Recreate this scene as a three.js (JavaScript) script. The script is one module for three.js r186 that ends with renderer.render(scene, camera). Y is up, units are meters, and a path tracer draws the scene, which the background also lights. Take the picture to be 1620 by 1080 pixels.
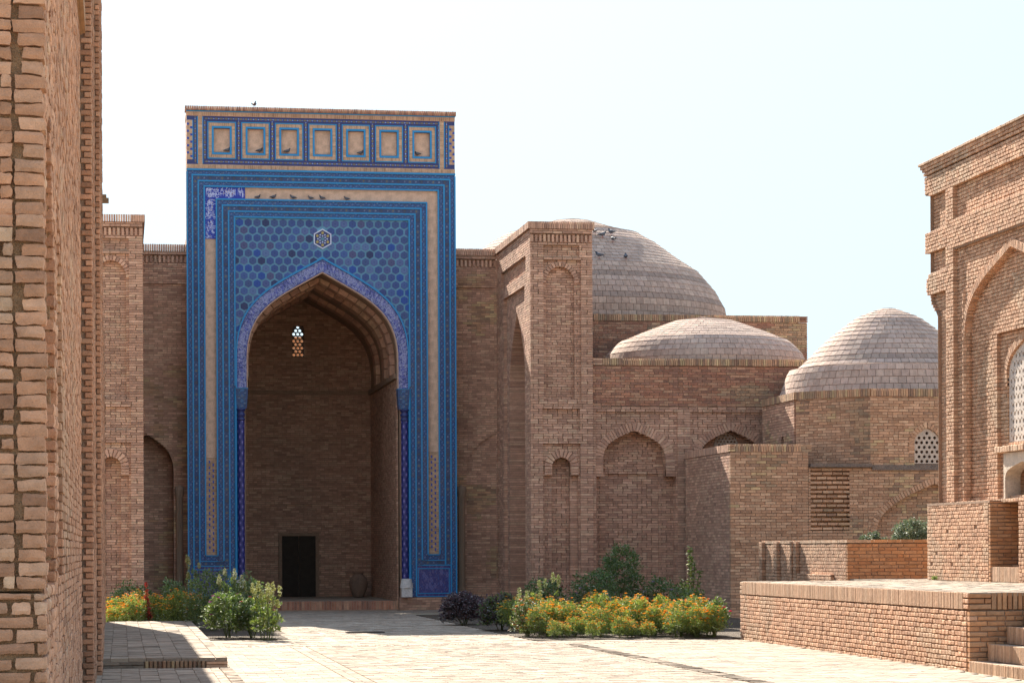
import * as THREE from 'three';
import { mergeGeometries } from 'three/addons/utils/BufferGeometryUtils.js';

// ---------------------------------------------------------------- camera, sky, sun, exposure
const scene = new THREE.Scene();
const camera = new THREE.PerspectiveCamera(2 * Math.atan(540 / 3900) * 180 / Math.PI, 1.5, 0.5, 2000);
camera.position.set(0, 1.7, 0);
camera.rotation.order = 'YXZ';
camera.rotation.set(0, -Math.atan(620 / 3900), -0.25 * Math.PI / 180);
camera.setViewOffset(1620, 1080, -1.4, -329, 1620, 1080);      // shifted lens: horizon low in the frame
camera.updateProjectionMatrix(); camera.updateMatrixWorld(true);

const SUN = new THREE.Vector3(-0.165, 0.69, -1).normalize();
const EXPOSURE = 3.15;
{
  const W = 512, H = 256, data = new Float32Array(W * H * 4);
  const hor = [0.228, 0.308, 0.332], zen = [0.165, 0.225, 0.33], gl = [1.0, 0.97, 0.92];
  for (let j = 0; j < H; j++) for (let i = 0; i < W; i++) {
    const ph = ((i + 0.5) / W - 0.5) * 2 * Math.PI, t = ((j + 0.5) / H - 0.5) * Math.PI;
    const x = Math.cos(ph) * Math.cos(t), y = Math.sin(t), z = Math.sin(ph) * Math.cos(t);
    const g = Math.acos(Math.max(-1, Math.min(1, x * SUN.x + y * SUN.y + z * SUN.z)));
    const k = Math.pow(Math.max(y, 0), 0.6);
    const glow = 0.42 * Math.exp(-g / 0.28) + 0.07 * Math.exp(-g / 0.7);
    const o = (j * W + i) * 4;
    for (let c = 0; c < 3; c++) {
      let v = hor[c] * (1 - k) + zen[c] * k + glow * gl[c];
      if (y < 0) v = [0.22, 0.19, 0.15][c];
      data[o + c] = v;
    }
    data[o + 3] = 1;
  }
  const sky = new THREE.DataTexture(data, W, H, THREE.RGBAFormat, THREE.FloatType);
  sky.mapping = THREE.EquirectangularReflectionMapping; sky.magFilter = THREE.LinearFilter; sky.minFilter = THREE.LinearFilter;
  sky.needsUpdate = true;
  scene.background = sky; scene.environment = sky;
}
const sun = new THREE.DirectionalLight(new THREE.Color().setRGB(1, 0.90, 0.76), 5);
sun.position.copy(SUN).multiplyScalar(120).add(new THREE.Vector3(7, 0, -50)); sun.target.position.set(7, 0, -50);
sun.castShadow = true; sun.shadow.mapSize.set(4096, 4096);
Object.assign(sun.shadow.camera, { left: -50, right: 50, top: 50, bottom: -50, near: 1, far: 300 });
scene.add(sun, sun.target);
const renderer = new THREE.WebGLRenderer({ antialias: true });
renderer.setSize(1024, 682); renderer.shadowMap.enabled = true;
renderer.toneMapping = THREE.LinearToneMapping; renderer.toneMappingExposure = EXPOSURE;

// ---------------------------------------------------------------- helpers
let seed = 7; function rnd() { seed |= 0; seed = seed + 0x6D2B79F5 | 0; let t = Math.imul(seed ^ seed >>> 15, 1 | seed); t = t + Math.imul(t ^ t >>> 7, 61 | t) ^ t; return ((t ^ t >>> 14) >>> 0) / 4294967296; }
const rr = (a, b) => a + (b - a) * rnd();
const pick = a => a[Math.floor(rnd() * a.length)];
const hash2 = (x, y) => { let h = Math.imul(x | 0, 374761393) + Math.imul(y | 0, 668265263) | 0; h = Math.imul(h ^ h >>> 13, 1274126177); return ((h ^ h >>> 16) >>> 0) / 4294967296; };
function vnoise(x, y) { const xi = Math.floor(x), yi = Math.floor(y), fx = x - xi, fy = y - yi, u = fx * fx * (3 - 2 * fx), v = fy * fy * (3 - 2 * fy); return (hash2(xi, yi) * (1 - u) + hash2(xi + 1, yi) * u) * (1 - v) + (hash2(xi, yi + 1) * (1 - u) + hash2(xi + 1, yi + 1) * u) * v; }
const fbm = (x, y) => 0.5 * vnoise(x, y) + 0.3 * vnoise(x * 2.1 + 9, y * 2.1 + 4) + 0.2 * vnoise(x * 4.3 + 3, y * 4.3 + 7);
const add = (a, b, k = 1) => [a[0] + b[0] * k, a[1] + b[1] * k, a[2] + b[2] * k];
const sub = (a, b) => [a[0] - b[0], a[1] - b[1], a[2] - b[2]];
const dot = (a, b) => a[0] * b[0] + a[1] * b[1] + a[2] * b[2];
const cross = (a, b) => [a[1] * b[2] - a[2] * b[1], a[2] * b[0] - a[0] * b[2], a[0] * b[1] - a[1] * b[0]];
const norm = a => { const l = Math.hypot(a[0], a[1], a[2]) || 1; return [a[0] / l, a[1] / l, a[2] / l]; };

// textures (matter only: grain, specks, print)
function dataTex(n, fn, srgb) {
  const d = new Uint8Array(n * n * 4);
  for (let j = 0; j < n; j++) for (let i = 0; i < n; i++) { const c = fn(i / n, j / n); const o = (j * n + i) * 4; for (let k = 0; k < 3; k++) d[o + k] = Math.max(0, Math.min(255, Math.round((c.length ? c[k] : c) * 255))); d[o + 3] = 255; }
  const t = new THREE.DataTexture(d, n, n); t.wrapS = t.wrapT = THREE.RepeatWrapping; t.magFilter = THREE.LinearFilter; t.minFilter = THREE.LinearMipmapLinearFilter; t.generateMipmaps = true;
  if (srgb) t.colorSpace = THREE.SRGBColorSpace; t.needsUpdate = true; return t;
}
function tnoise(u, v, s) { // periodic value noise
  const x = u * s, y = v * s, xi = Math.floor(x), yi = Math.floor(y), fx = x - xi, fy = y - yi, a = fx * fx * (3 - 2 * fx), b = fy * fy * (3 - 2 * fy), m = k => ((k % s) + s) % s;
  const h = (p, q) => hash2(m(p) + s * 131, m(q) + s * 57);
  return (h(xi, yi) * (1 - a) + h(xi + 1, yi) * a) * (1 - b) + (h(xi, yi + 1) * (1 - a) + h(xi + 1, yi + 1) * a) * b;
}
const grainTex = dataTex(512, (u, v) => { const n = 0.45 * tnoise(u, v, 6) + 0.3 * tnoise(u, v, 23) + 0.25 * tnoise(u, v, 120); const sp = tnoise(u + 0.3, v, 170) > 0.86 ? -0.1 : 0; const k = 0.90 + 0.24 * (n - 0.4) + sp; return [k, k * 0.995, k * 0.985]; }, true);
const grainBump = dataTex(512, (u, v) => 0.4 * tnoise(u, v, 17) + 0.35 * tnoise(u, v, 60) + 0.25 * tnoise(u, v, 190));
for (const t of [grainTex, grainBump]) t.repeat.set(1.7, 1.7);
const std = (o) => new THREE.MeshStandardMaterial({ roughness: 0.93, ...o });
const lin = (r, g, b) => new THREE.Color().setRGB(r, g, b);
const brickMat = std({ vertexColors: true, map: grainTex, bumpMap: grainBump, bumpScale: 0.006 });
const mortarMat = std({ color: lin(0.37, 0.24, 0.165), map: grainTex, bumpMap: grainBump, bumpScale: 0.01 });
const mortarNear = std({ color: lin(0.41, 0.25, 0.14), map: grainTex, bumpMap: grainBump, bumpScale: 0.02 });
const plasterMat = std({ color: lin(0.72, 0.49, 0.365), map: grainTex, bumpMap: grainBump, bumpScale: 0.004 });
const whiteMat = std({ color: lin(0.72, 0.68, 0.66), map: grainTex, bumpMap: grainBump, bumpScale: 0.004 });
const latticeMat = std({ color: lin(0.60, 0.49, 0.41), map: grainTex });
const PAL = {
  buff: [[.63, .37, .235], [.59, .34, .21], [.66, .405, .265], [.54, .31, .195], [.61, .375, .245], [.67, .43, .28], [.49, .28, .175]],
  far: [[.64, .375, .265], [.585, .34, .235], [.68, .415, .295], [.54, .31, .22], [.61, .36, .25], [.68, .435, .30], [.49, .28, .20]],
  mixed: [[.56, .345, .21], [.49, .30, .185], [.62, .44, .25], [.36, .22, .15], [.55, .32, .195], [.42, .29, .19], [.60, .38, .235]],
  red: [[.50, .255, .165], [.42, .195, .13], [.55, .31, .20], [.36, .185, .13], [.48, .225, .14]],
  warm: [[.63, .335, .205], [.59, .31, .185], [.65, .37, .235], [.54, .28, .165], [.61, .345, .22], [.46, .24, .145]],
  pale: [[.60, .40, .27], [.56, .365, .24], [.63, .435, .30], [.54, .35, .235]],
  orange: [[.56, .285, .14], [.52, .255, .125], [.59, .315, .16], [.54, .305, .17]],  // brick with warm ground bounce mixed into its colour, for shaded viewer-facing faces
  dome: [[.55, .395, .32], [.52, .37, .30], [.58, .425, .345], [.49, .35, .285], [.54, .39, .325]],
  pave: [[.37, .293, .228], [.348, .274, .21], [.39, .315, .244], [.327, .26, .2]],
};

// quads and bevelled prisms gathered into one geometry
class Buf {
  constructor() { this.p = []; this.n = []; this.c = []; this.t = []; this.i = []; this.k = 0; }
  quad(a, b, c, d, n, col, ou, ov) {
    const w = Math.hypot(b[0] - a[0], b[1] - a[1], b[2] - a[2]), h = Math.hypot(d[0] - a[0], d[1] - a[1], d[2] - a[2]);
    this.p.push(a[0], a[1], a[2], b[0], b[1], b[2], c[0], c[1], c[2], d[0], d[1], d[2]);
    for (let q = 0; q < 4; q++) { this.n.push(n[0], n[1], n[2]); this.c.push(col[0], col[1], col[2]); }
    this.t.push(ou, ov, ou + w, ov, ou + w, ov + h, ou, ov + h);
    const k = this.k; this.i.push(k, k + 1, k + 2, k, k + 2, k + 3); this.k += 4;
  }
  tri(a, b, c, n, col) {
    this.p.push(a[0], a[1], a[2], b[0], b[1], b[2], c[0], c[1], c[2]);
    for (let q = 0; q < 3; q++) { this.n.push(n[0], n[1], n[2]); this.c.push(col[0], col[1], col[2]); }
    this.t.push(0, 0, 0.05, 0, 0, 0.05); const k = this.k; this.i.push(k, k + 1, k + 2); this.k += 3;
  }
  prism(P, n, depth, bev, col, back) {
    const N = P.length, ou = rnd() * 3, ov = rnd() * 3;
    const B = P.map(p => add(p, n, -depth));
    if (bev > 0 && N === 4) {
      const e1 = norm(sub(P[1], P[0])), e2 = norm(sub(P[3], P[0])), e3 = norm(sub(P[2], P[3])), e4 = norm(sub(P[2], P[1]));
      const F = [add(add(P[0], e1, bev), e2, bev), add(add(P[1], e1, -bev), e4, bev), add(add(P[2], e3, -bev), e4, -bev), add(add(P[3], e3, bev), e2, -bev)];
      const S = P.map(p => add(p, n, -bev));
      this.quad(F[0], F[1], F[2], F[3], n, col, ou, ov);
      for (let q = 0; q < 4; q++) {
        const w = (q + 1) % 4, out = norm(cross(sub(P[w], P[q]), n));
        this.quad(S[q], S[w], F[w], F[q], norm(add(out, n)), col, ou, ov);
        this.quad(B[q], B[w], S[w], S[q], out, col, ou, ov);
      }
    } else {
      if (N === 4) this.quad(P[0], P[1], P[2], P[3], n, col, ou, ov);
      else for (let q = 1; q < N - 1; q++) this.tri(P[0], P[q], P[q + 1], n, col);
      for (let q = 0; q < N; q++) { const w = (q + 1) % N; this.quad(B[q], B[w], P[w], P[q], norm(cross(sub(P[w], P[q]), n)), col, ou, ov); }
    }
    if (back) this.quad(B[1], B[0], B[3], B[2], [-n[0], -n[1], -n[2]], col, ou, ov);
  }
  rough(P, n, depth, col) { // worn brick: uneven face, chipped edges
    const nu = 5, nv = 3, ou = rnd() * 3, ov = rnd() * 3, G = [], S = [];
    const e1 = norm(sub(P[1], P[0])), e2 = norm(sub(P[3], P[0]));
    for (let j = 0; j <= nv; j++) for (let i = 0; i <= nu; i++) {
      const u = i / nu, v = j / nv, p = [0, 1, 2].map(k => (P[0][k] * (1 - u) + P[1][k] * u) * (1 - v) + (P[3][k] * (1 - u) + P[2][k] * u) * v);
      const ed = i === 0 || i === nu || j === 0 || j === nv, cor = (i === 0 || i === nu) && (j === 0 || j === nv);
      let q = add(p, n, ed ? -rr(0.002, cor ? 0.014 : 0.009) : rr(-0.004, 0.003));
      if (i === 0 || i === nu) q = add(q, e1, (i ? -1 : 1) * rr(0, cor ? 0.012 : 0.007)); else q = add(q, e1, rr(-0.004, 0.004));
      if (j === 0 || j === nv) q = add(q, e2, (j ? -1 : 1) * rr(0, 0.006));
      G.push(q);
    }
    const at = (i, j) => G[j * (nu + 1) + i], nq = (a, b, c, d) => this.quad(a, b, c, d, norm(cross(sub(c, a), sub(d, b))), col, ou + a[0] % 1, ov + a[1] % 1);
    for (let j = 0; j < nv; j++) for (let i = 0; i < nu; i++) nq(at(i, j), at(i + 1, j), at(i + 1, j + 1), at(i, j + 1));
    const ring = []; for (let i = 0; i < nu; i++) ring.push(at(i, 0)); for (let j = 0; j < nv; j++) ring.push(at(nu, j)); for (let i = nu; i > 0; i--) ring.push(at(i, nv)); for (let j = nv; j > 0; j--) ring.push(at(0, j));
    for (let k = 0; k < ring.length; k++) { const a = ring[k], b = ring[(k + 1) % ring.length]; nq(add(a, n, -depth), add(b, n, -depth), b, a); }
  }
  geo() {
    const g = new THREE.BufferGeometry();
    g.setAttribute('position', new THREE.Float32BufferAttribute(this.p, 3));
    g.setAttribute('normal', new THREE.Float32BufferAttribute(this.n, 3));
    g.setAttribute('color', new THREE.Float32BufferAttribute(this.c, 3));
    g.setAttribute('uv', new THREE.Float32BufferAttribute(this.t, 2));
    g.setIndex(this.i); return g;
  }
}
const used = {};
function numbered(n) { if (!(n in used)) { used[n] = 0; return n; } used[n]++; return n + '_' + String(used[n]).padStart(3, '0'); }
const fwd = new THREE.Vector3(); camera.getWorldDirection(fwd);
const tmpV = new THREE.Vector3();
function apparent(P, n) { // how large a piece shows from the photograph's standpoint (only to choose which pieces are separate meshes)
  let c = [0, 0, 0]; for (const p of P) c = add(c, p, 1 / P.length);
  const v = sub(c, [0, 1.7, 0]), d = Math.hypot(v[0], v[1], v[2]);
  const f = -dot(v, n) / d; if (f < 0.01) return 0;
  tmpV.set(c[0], c[1], c[2]).project(camera);
  if (Math.abs(tmpV.x) > 1.01 || Math.abs(tmpV.y) > 1.01 || tmpV.z > 1) return 0;
  const w = Math.hypot(...sub(P[1], P[0])), h = Math.hypot(...sub(P[P.length - 1], P[0]));
  return Math.sqrt(w * h * f) / d;
}
function sh(m) { m.castShadow = m.receiveShadow = true; return m; }
class Thing {
  constructor(name, label, category, base, o = {}) {
    this.g = new THREE.Group(); this.g.name = numbered(name); this.base = base; this.g.position.set(...base);
    if (o.kind) { this.g.userData = { kind: o.kind, label }; } else this.g.userData = { label, category };
    if (o.group) this.g.userData.group = o.group;
    scene.add(this.g); this.pieces = {};
  }
  mesh(name, geo, mat, parent, label) {
    const m = sh(new THREE.Mesh(geo, mat)); m.name = name;
    if (parent) parent.add(m); else { m.position.set(-this.base[0], -this.base[1], -this.base[2]); this.g.add(m); }
    if (label) m.userData.label = label;
    return m;
  }
  piece(type, P, n, depth, bev, col) { (this.pieces[type] ||= []).push({ P, n, depth, bev, col }); }
  finish(opts = {}) {
    for (const type in this.pieces) {
      const o = { max: 300, min: 0, parent: null, mat: brickMat, rest: type + '_work', ...(opts[type] || {}) };
      const L = this.pieces[type];
      for (const q of L) q.s = o.max ? apparent(q.P, q.n) : 0;
      const S = L.slice().sort((a, b) => b.s - a.s);
      const own = new Set(S.slice(0, o.max).filter(q => q.s > o.min));
      const rest = new Buf();
      for (const q of L) if (own.has(q)) {
        let c = [0, 0, 0]; for (const p of q.P) c = add(c, p, 1 / q.P.length);
        const b = new Buf(); if (q.bev < 0) b.rough(q.P.map(p => sub(p, c)), q.n, q.depth, q.col); else b.prism(q.P.map(p => sub(p, c)), q.n, q.depth, q.bev, q.col);
        const m = this.mesh(type, b.geo(), o.mat, o.parent);
        if (o.parent) m.position.set(c[0], c[1], c[2]); else m.position.set(c[0] - this.base[0], c[1] - this.base[1], c[2] - this.base[2]);
      } else if (q.bev < 0) rest.rough(q.P, q.n, q.depth, q.col); else rest.prism(q.P, q.n, q.depth, q.bev, q.col);
      if (rest.k) { const m = this.mesh(o.rest, rest.geo(), o.mat, o.parent); m.userData.kind = 'stuff'; }
    }
    return this;
  }
}
// frames: u to the right as seen from outside, v up, r outwards
function frame(O, U) { const N = cross(U, [0, 1, 0]); return { O, U, N, at: (u, v, r) => [O[0] + U[0] * u + N[0] * r, O[1] + v, O[2] + U[2] * u + N[2] * r] }; }
const FZ = D => frame([0, 0, -D], [1, 0, 0]);          // faces the viewer, u = x
const FL = X => frame([X, 0, 0], [0, 0, 1]);           // faces -x, u = z
const FR = X => frame([X, 0, 0], [0, 0, -1]);          // faces +x, u = -z
const rect = (u0, u1, v0, v1) => [[u0, v0], [u1, v0], [u1, v1], [u0, v1]];
function archCurve(uc, half, spring, apex, n = 14, k = [0.6, 0.55, 0.72]) { // right springing to left springing
  const pts = [], r = apex - spring;
  const bz = t => { const s = 1 - t; return [half * (s * s * s + 3 * s * s * t + 3 * s * t * t * k[1]), r * (3 * s * s * t * k[0] + 3 * s * t * t * k[2] + t * t * t)]; };
  const R = []; for (let i = 0; i <= n; i++) R.push(bz(i / n));
  for (let i = 0; i <= n; i++) pts.push([uc + R[i][0], spring + R[i][1]]);
  for (let i = n - 1; i >= 0; i--) pts.push([uc - R[i][0], spring + R[i][1]]);
  return pts;
}
const archPoly = (uc, half, v0, spring, apex, n, k) => [[uc - half, v0], [uc + half, v0], ...archCurve(uc, half, spring, apex, n, k)];
function spans(poly, v) { const x = []; for (let i = 0; i < poly.length; i++) { const a = poly[i], b = poly[(i + 1) % poly.length]; if ((a[1] > v) !== (b[1] > v)) x.push(a[0] + (v - a[1]) / (b[1] - a[1]) * (b[0] - a[0])); } x.sort((p, q) => p - q); const o = []; for (let i = 0; i + 1 < x.length; i += 2) o.push([x[i], x[i + 1]]); return o; }
function iUnion(L) { const s = L.flat().sort((a, b) => a[0] - b[0]), o = []; for (const q of s) { const l = o[o.length - 1]; if (l && q[0] <= l[1]) l[1] = Math.max(l[1], q[1]); else o.push([q[0], q[1]]); } return o; }
function iAnd(A, B) { const o = []; for (const a of A) for (const b of B) { const l = Math.max(a[0], b[0]), h = Math.min(a[1], b[1]); if (h > l) o.push([l, h]); } return o; }
function iSub(A, B) { let r = A; for (const b of B) { const o = []; for (const a of r) { if (b[1] <= a[0] || b[0] >= a[1]) { o.push(a); continue; } if (b[0] > a[0]) o.push([a[0], b[0]]); if (b[1] < a[1]) o.push([b[1], a[1]]); } r = o; } return r; }
const shapeOf = (poly, holes = []) => { const s = new THREE.Shape(poly.map(p => new THREE.Vector2(p[0], p[1]))); for (const h of holes) s.holes.push(new THREE.Path(h.map(p => new THREE.Vector2(p[0], p[1])))); return s; };
function slab(F, poly, holes, r0, r1) { // solid between r0 and r1
  const g = new THREE.ExtrudeGeometry(shapeOf(poly, holes), { depth: r1 - r0, bevelEnabled: false, steps: 1 });
  const m = new THREE.Matrix4().makeBasis(new THREE.Vector3(...F.U), new THREE.Vector3(0, 1, 0), new THREE.Vector3(...F.N)); m.setPosition(...F.at(0, 0, r0));
  return g.applyMatrix4(m);
}
const clean = g => { g = g.index ? g.toNonIndexed() : g; for (const k in g.attributes) if (!['position', 'normal', 'uv'].includes(k)) g.deleteAttribute(k); return g; };
const merge = L => mergeGeometries(L.map(clean));
function uvBox(x0, x1, y0, y1, D0, D1) { // world box, D = distance into the picture (-z)
  const w = x1 - x0, h = y1 - y0, d = D1 - D0, g = new THREE.BoxGeometry(w, h, d), uv = g.attributes.uv, nn = g.attributes.normal;
  for (let i = 0; i < uv.count; i++) { const ax = Math.abs(nn.getX(i)) > 0.5 ? [d, h] : Math.abs(nn.getY(i)) > 0.5 ? [w, d] : [w, h]; uv.setXY(i, uv.getX(i) * ax[0], uv.getY(i) * ax[1]); }
  g.translate((x0 + x1) / 2, (y0 + y1) / 2, -(D0 + D1) / 2); return g;
}
const grow = (h, e) => { const us = h.map(p => p[0]), vs = h.map(p => p[1]), cu = (Math.min(...us) + Math.max(...us)) / 2, cv = (Math.min(...vs) + Math.max(...vs)) / 2; return h.map(p => [p[0] + Math.sign(Math.round((p[0] - cu) * 1e4)) * e, p[1] + Math.sign(Math.round((p[1] - cv) * 1e4)) * e]); };
function tone(pal, u, v, o) {
  const n = fbm(u * 0.55 + (o.ns || 0), v * 0.8), m = o.patch && fbm(u * 0.9 + 31, v * 0.9 + 11) > 0.62 ? PAL[o.patch] : pal;
  const c = m[Math.floor(rnd() * m.length)], k = (o.soft ? (0.94 + 0.12 * rnd()) * (0.9 + 0.2 * n) : (0.86 + 0.28 * rnd()) * (0.78 + 0.44 * n)) * (o.gain || 1);
  return [c[0] * k, c[1] * k, c[2] * k];
}
// brick facing with relief. layers run from the proud face inwards; each layer's holes open onto the next layer
function wall(T, F, outer, layers, o = {}) {
  o = { rowH: 0.072, len: 0.262, gap: 0.013, vgap: 0.013, joint: 0.014, bev: 0, pal: PAL.far, bond: 1, depth: 0.1, thick: 0.5, type: 'brick', jit: 0.003, split: 0.15, miss: 0, core: mortarMat, inL: 0.014, inR: 0.014, ...o };
  const us = outer.map(p => p[0]), vs = outer.map(p => p[1]), uMin = Math.min(...us), uMax = Math.max(...us), vMin = Math.min(...vs), vMax = Math.max(...vs);
  const inset = outer.map(p => [p[0] === uMin ? p[0] + o.inL : p[0] === uMax ? p[0] - o.inR : p[0], p[1] === vMax ? p[1] - 0.012 : p[1]]);
  const G = [];
  layers.forEach((L, k) => {
    const bot = k + 1 < layers.length ? layers[k + 1].r - o.joint - 0.02 : L.r - o.thick;
    G.push(slab(F, inset, (L.holes || []).map(h => grow(h, 0.009)), bot, L.r - o.joint));
  });
  T.mesh('wall', merge(G), o.core);
  const v0 = o.v0 ?? vMin; let row = 0;
  for (let v = v0; v < vMax - 0.02; v += o.rowH, row++) {
    const vt = Math.min(v + o.rowH, vMax), vm = (v + vt) / 2;
    let A = spans(outer, vm);
    layers.forEach((L, k) => {
      const H = L.holes ? iUnion(L.holes.map(h => spans(h, vm))) : [];
      const reg = iSub(A, H); A = iAnd(A, H);
      const dep = Math.max(o.depth, (k + 1 < layers.length ? L.r - layers[k + 1].r : 0) + 0.02);
      layRow(T, F, reg, v, vt, L.r, dep, row, { ...o, ...(L.o || {}) });
    });
  }
}
function layRow(T, F, iv, v, vt, r, dep, row, o) {
  for (const [a, b] of iv) {
    if (b - a < 0.03) continue;
    const ph = (o.bond === 2 ? (Math.floor(row / 2) % 2) * 0.5 : (row % 2) * 0.5) * o.len + (hash2(row, 77) - 0.5) * 0.03 * (o.bond === 2 ? 0.4 : 1.6);
    const cut = [a]; for (let k = Math.ceil((a + 0.06 - ph) / o.len); ph + k * o.len < b - 0.06; k++) { const x = ph + k * o.len; cut.push(x + rr(-0.008, 0.008)); if (rnd() < o.split && x + o.len / 2 < b - 0.06) cut.push(x + o.len / 2); }
    cut.push(b);
    for (let k = 0; k + 1 < cut.length; k++) {
      if (o.miss && rnd() < o.miss) continue;
      const wide = o.wide && rnd() < o.wide ? o.vgap * 2.6 : o.vgap;
      const l = cut[k] + (k ? wide / 2 : 0), h = cut[k + 1] - (k + 2 < cut.length ? o.vgap / 2 : 0);
      const y0 = v + o.gap / 2 + rr(-1, 1) * o.jit, y1 = vt - o.gap / 2 + rr(-1, 1) * o.jit, q = r + rr(-1, 1) * o.jit, s = o.jit * 0.8;
      const P = [F.at(l, y0 + rr(-s, s), q), F.at(h, y0 + rr(-s, s), q), F.at(h, y1 + rr(-s, s), q), F.at(l, y1 + rr(-s, s), q)];
      T.piece(o.type, P, F.N, dep, o.bev, tone(o.pal, l, v, o));
    }
  }
}
// a course of bricks set on end
function soldiers(T, F, u0, u1, v0, v1, r, o = {}) {
  o = { w: 0.068, gap: 0.012, depth: 0.12, bev: 0, pal: PAL.far, type: 'coping_brick', jit: 0.003, ...o };
  const n = Math.max(1, Math.round((u1 - u0) / o.w)), w = (u1 - u0) / n;
  for (let i = 0; i < n; i++) {
    const a = u0 + i * w + (i ? o.gap / 2 : 0), b = u0 + (i + 1) * w - (i < n - 1 ? o.gap / 2 : 0), q = r + rr(-1, 1) * o.jit, t = v1 + rr(-1, 1) * o.jit;
    T.piece(o.type, [F.at(a, v0, q), F.at(b, v0, q), F.at(b, t, q), F.at(a, t, q)], F.N, o.depth, o.bev, tone(o.pal, a * 3, v0, o));
  }
}
function resample(pts, step) {
  const out = [pts[0]]; let acc = 0, tot = 0; for (let i = 1; i < pts.length; i++) tot += Math.hypot(pts[i][0] - pts[i - 1][0], pts[i][1] - pts[i - 1][1]);
  const n = Math.max(2, Math.round(tot / step)), d = tot / n; let next = d;
  for (let i = 1; i < pts.length; i++) { const a = pts[i - 1], b = pts[i], l = Math.hypot(b[0] - a[0], b[1] - a[1]); while (acc + l >= next - 1e-9 && out.length < n) { const t = (next - acc) / l; out.push([a[0] + (b[0] - a[0]) * t, a[1] + (b[1] - a[1]) * t]); next += d; } acc += l; }
  out.push(pts[pts.length - 1]); return out;
}
function offsetCurve(pts, w) { // outwards of a right-to-left arch curve
  return pts.map((p, i) => { const a = pts[Math.max(0, i - 1)], b = pts[Math.min(pts.length - 1, i + 1)]; const dx = b[0] - a[0], dy = b[1] - a[1], l = Math.hypot(dx, dy) || 1; return [p[0] + dy / l * w, p[1] - dx / l * w]; });
}
function voussoirs(T, F, curve, width, r, o = {}) {
  o = { step: 0.075, gap: 0.017, depth: 0.14, bev: 0, pal: PAL.far, type: 'voussoir', jit: 0.003, ...o };
  const c = resample(curve, o.step), q = offsetCurve(c, width);
  for (let i = 0; i + 1 < c.length; i++) {
    const L = (a, b, t) => [a[0] + (b[0] - a[0]) * t, a[1] + (b[1] - a[1]) * t], g = o.gap / o.step / 2;
    const a = L(c[i], c[i + 1], g), b = L(c[i], c[i + 1], 1 - g), d = L(q[i], q[i + 1], 1 - g), e = L(q[i], q[i + 1], g), z = r + rr(-1, 1) * o.jit;
    T.piece(o.type, [F.at(a[0], a[1], z), F.at(e[0], e[1], z), F.at(d[0], d[1], z), F.at(b[0], b[1], z)], F.N, o.depth, o.bev, tone(o.pal, a[0], a[1], o));
  }
}
// pierced screen: a plate with staggered holes
function lattice(F, poly, pitch, hole, r, thick, sides = 6, small = 0) {
  const us = poly.map(p => p[0]), vs = poly.map(p => p[1]), u0 = Math.min(...us), u1 = Math.max(...us), v0 = Math.min(...vs), v1 = Math.max(...vs), H = [];
  const ins = (u, v) => spans(poly, v).some(s => u > s[0] && u < s[1]);
  const ring = (u, v, R) => { for (let k = 0; k < 8; k++) { const a = k / 8 * 2 * Math.PI; if (!ins(u + Math.cos(a) * (R + 0.012), v + Math.sin(a) * (R + 0.012))) return; } const p = []; for (let k = 0; k < sides; k++) { const a = (k + 0.5) / sides * 2 * Math.PI; p.push([u + Math.cos(a) * R, v + Math.sin(a) * R]); } H.push(p); };
  const dy = pitch * 0.866; let row = 0;
  for (let v = v0 + hole + 0.02; v < v1; v += dy, row++) for (let u = (u0 + u1) / 2 - Math.ceil((u1 - u0) / 2 / pitch) * pitch + (row % 2) * pitch / 2; u < u1; u += pitch) { ring(u, v, hole); if (small) ring(u + pitch / 2, v + dy * 0.33, small); }
  return slab(F, poly, H, r - thick, r);
}

// ---------------------------------------------------------------- ground
const UP = [0, 1, 0];
function paveRow(T, type, x0, x1, D0, D1, y, step, across, o = {}) { // fill a rectangle with tiles of size step (x) by across (D)
  o = { gap: 0.007, jit: 0.0025, pal: PAL.pave, depth: 0.05, bond: 0.5, bev: 0, ...o };
  let row = 0;
  const nr = Math.max(1, Math.round((D1 - D0) / across)), dr = (D1 - D0) / nr;
  for (let r = 0; r < nr; r++, row++) {
    const a = D0 + r * dr + o.gap / 2, b = D0 + (r + 1) * dr - o.gap / 2;
    const cuts = [x0]; for (let x = x0 + step * (row % 2 ? o.bond || 1 : 1); x < x1 - 0.05; x += step) cuts.push(x + rr(-0.004, 0.004)); cuts.push(x1);
    for (let k = 0; k + 1 < cuts.length; k++) {
      if (o.skip && o.skip((cuts[k] + cuts[k + 1]) / 2, (a + b) / 2)) continue;
      const q = y + rr(-1, 1) * o.jit, l = cuts[k] + o.gap / 2, h = cuts[k + 1] - o.gap / 2, s = o.jit * 0.7;
      T.piece(type, [[l, q + rr(-s, s), -a], [h, q + rr(-s, s), -a], [h, q + rr(-s, s), -b], [l, q + rr(-s, s), -b]], UP, o.depth, o.bev, tone(o.pal, cuts[k] * 2, a * 2, o));
    }
  }
}
const inBed = (x, D) => (x > 7.55 && D > 45.6 && x > 7.55 + Math.max(0, 47 - D) * 0.0 - 0 && D < 66 && x < 15 && !(x < 7.2)) || (x > 1.5 && x < 2.95 + (D > 50 ? 0.25 : 0) && D > 47 && D < 66) || (x < 1.6 && D > 53.3 && D < 66);
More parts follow.
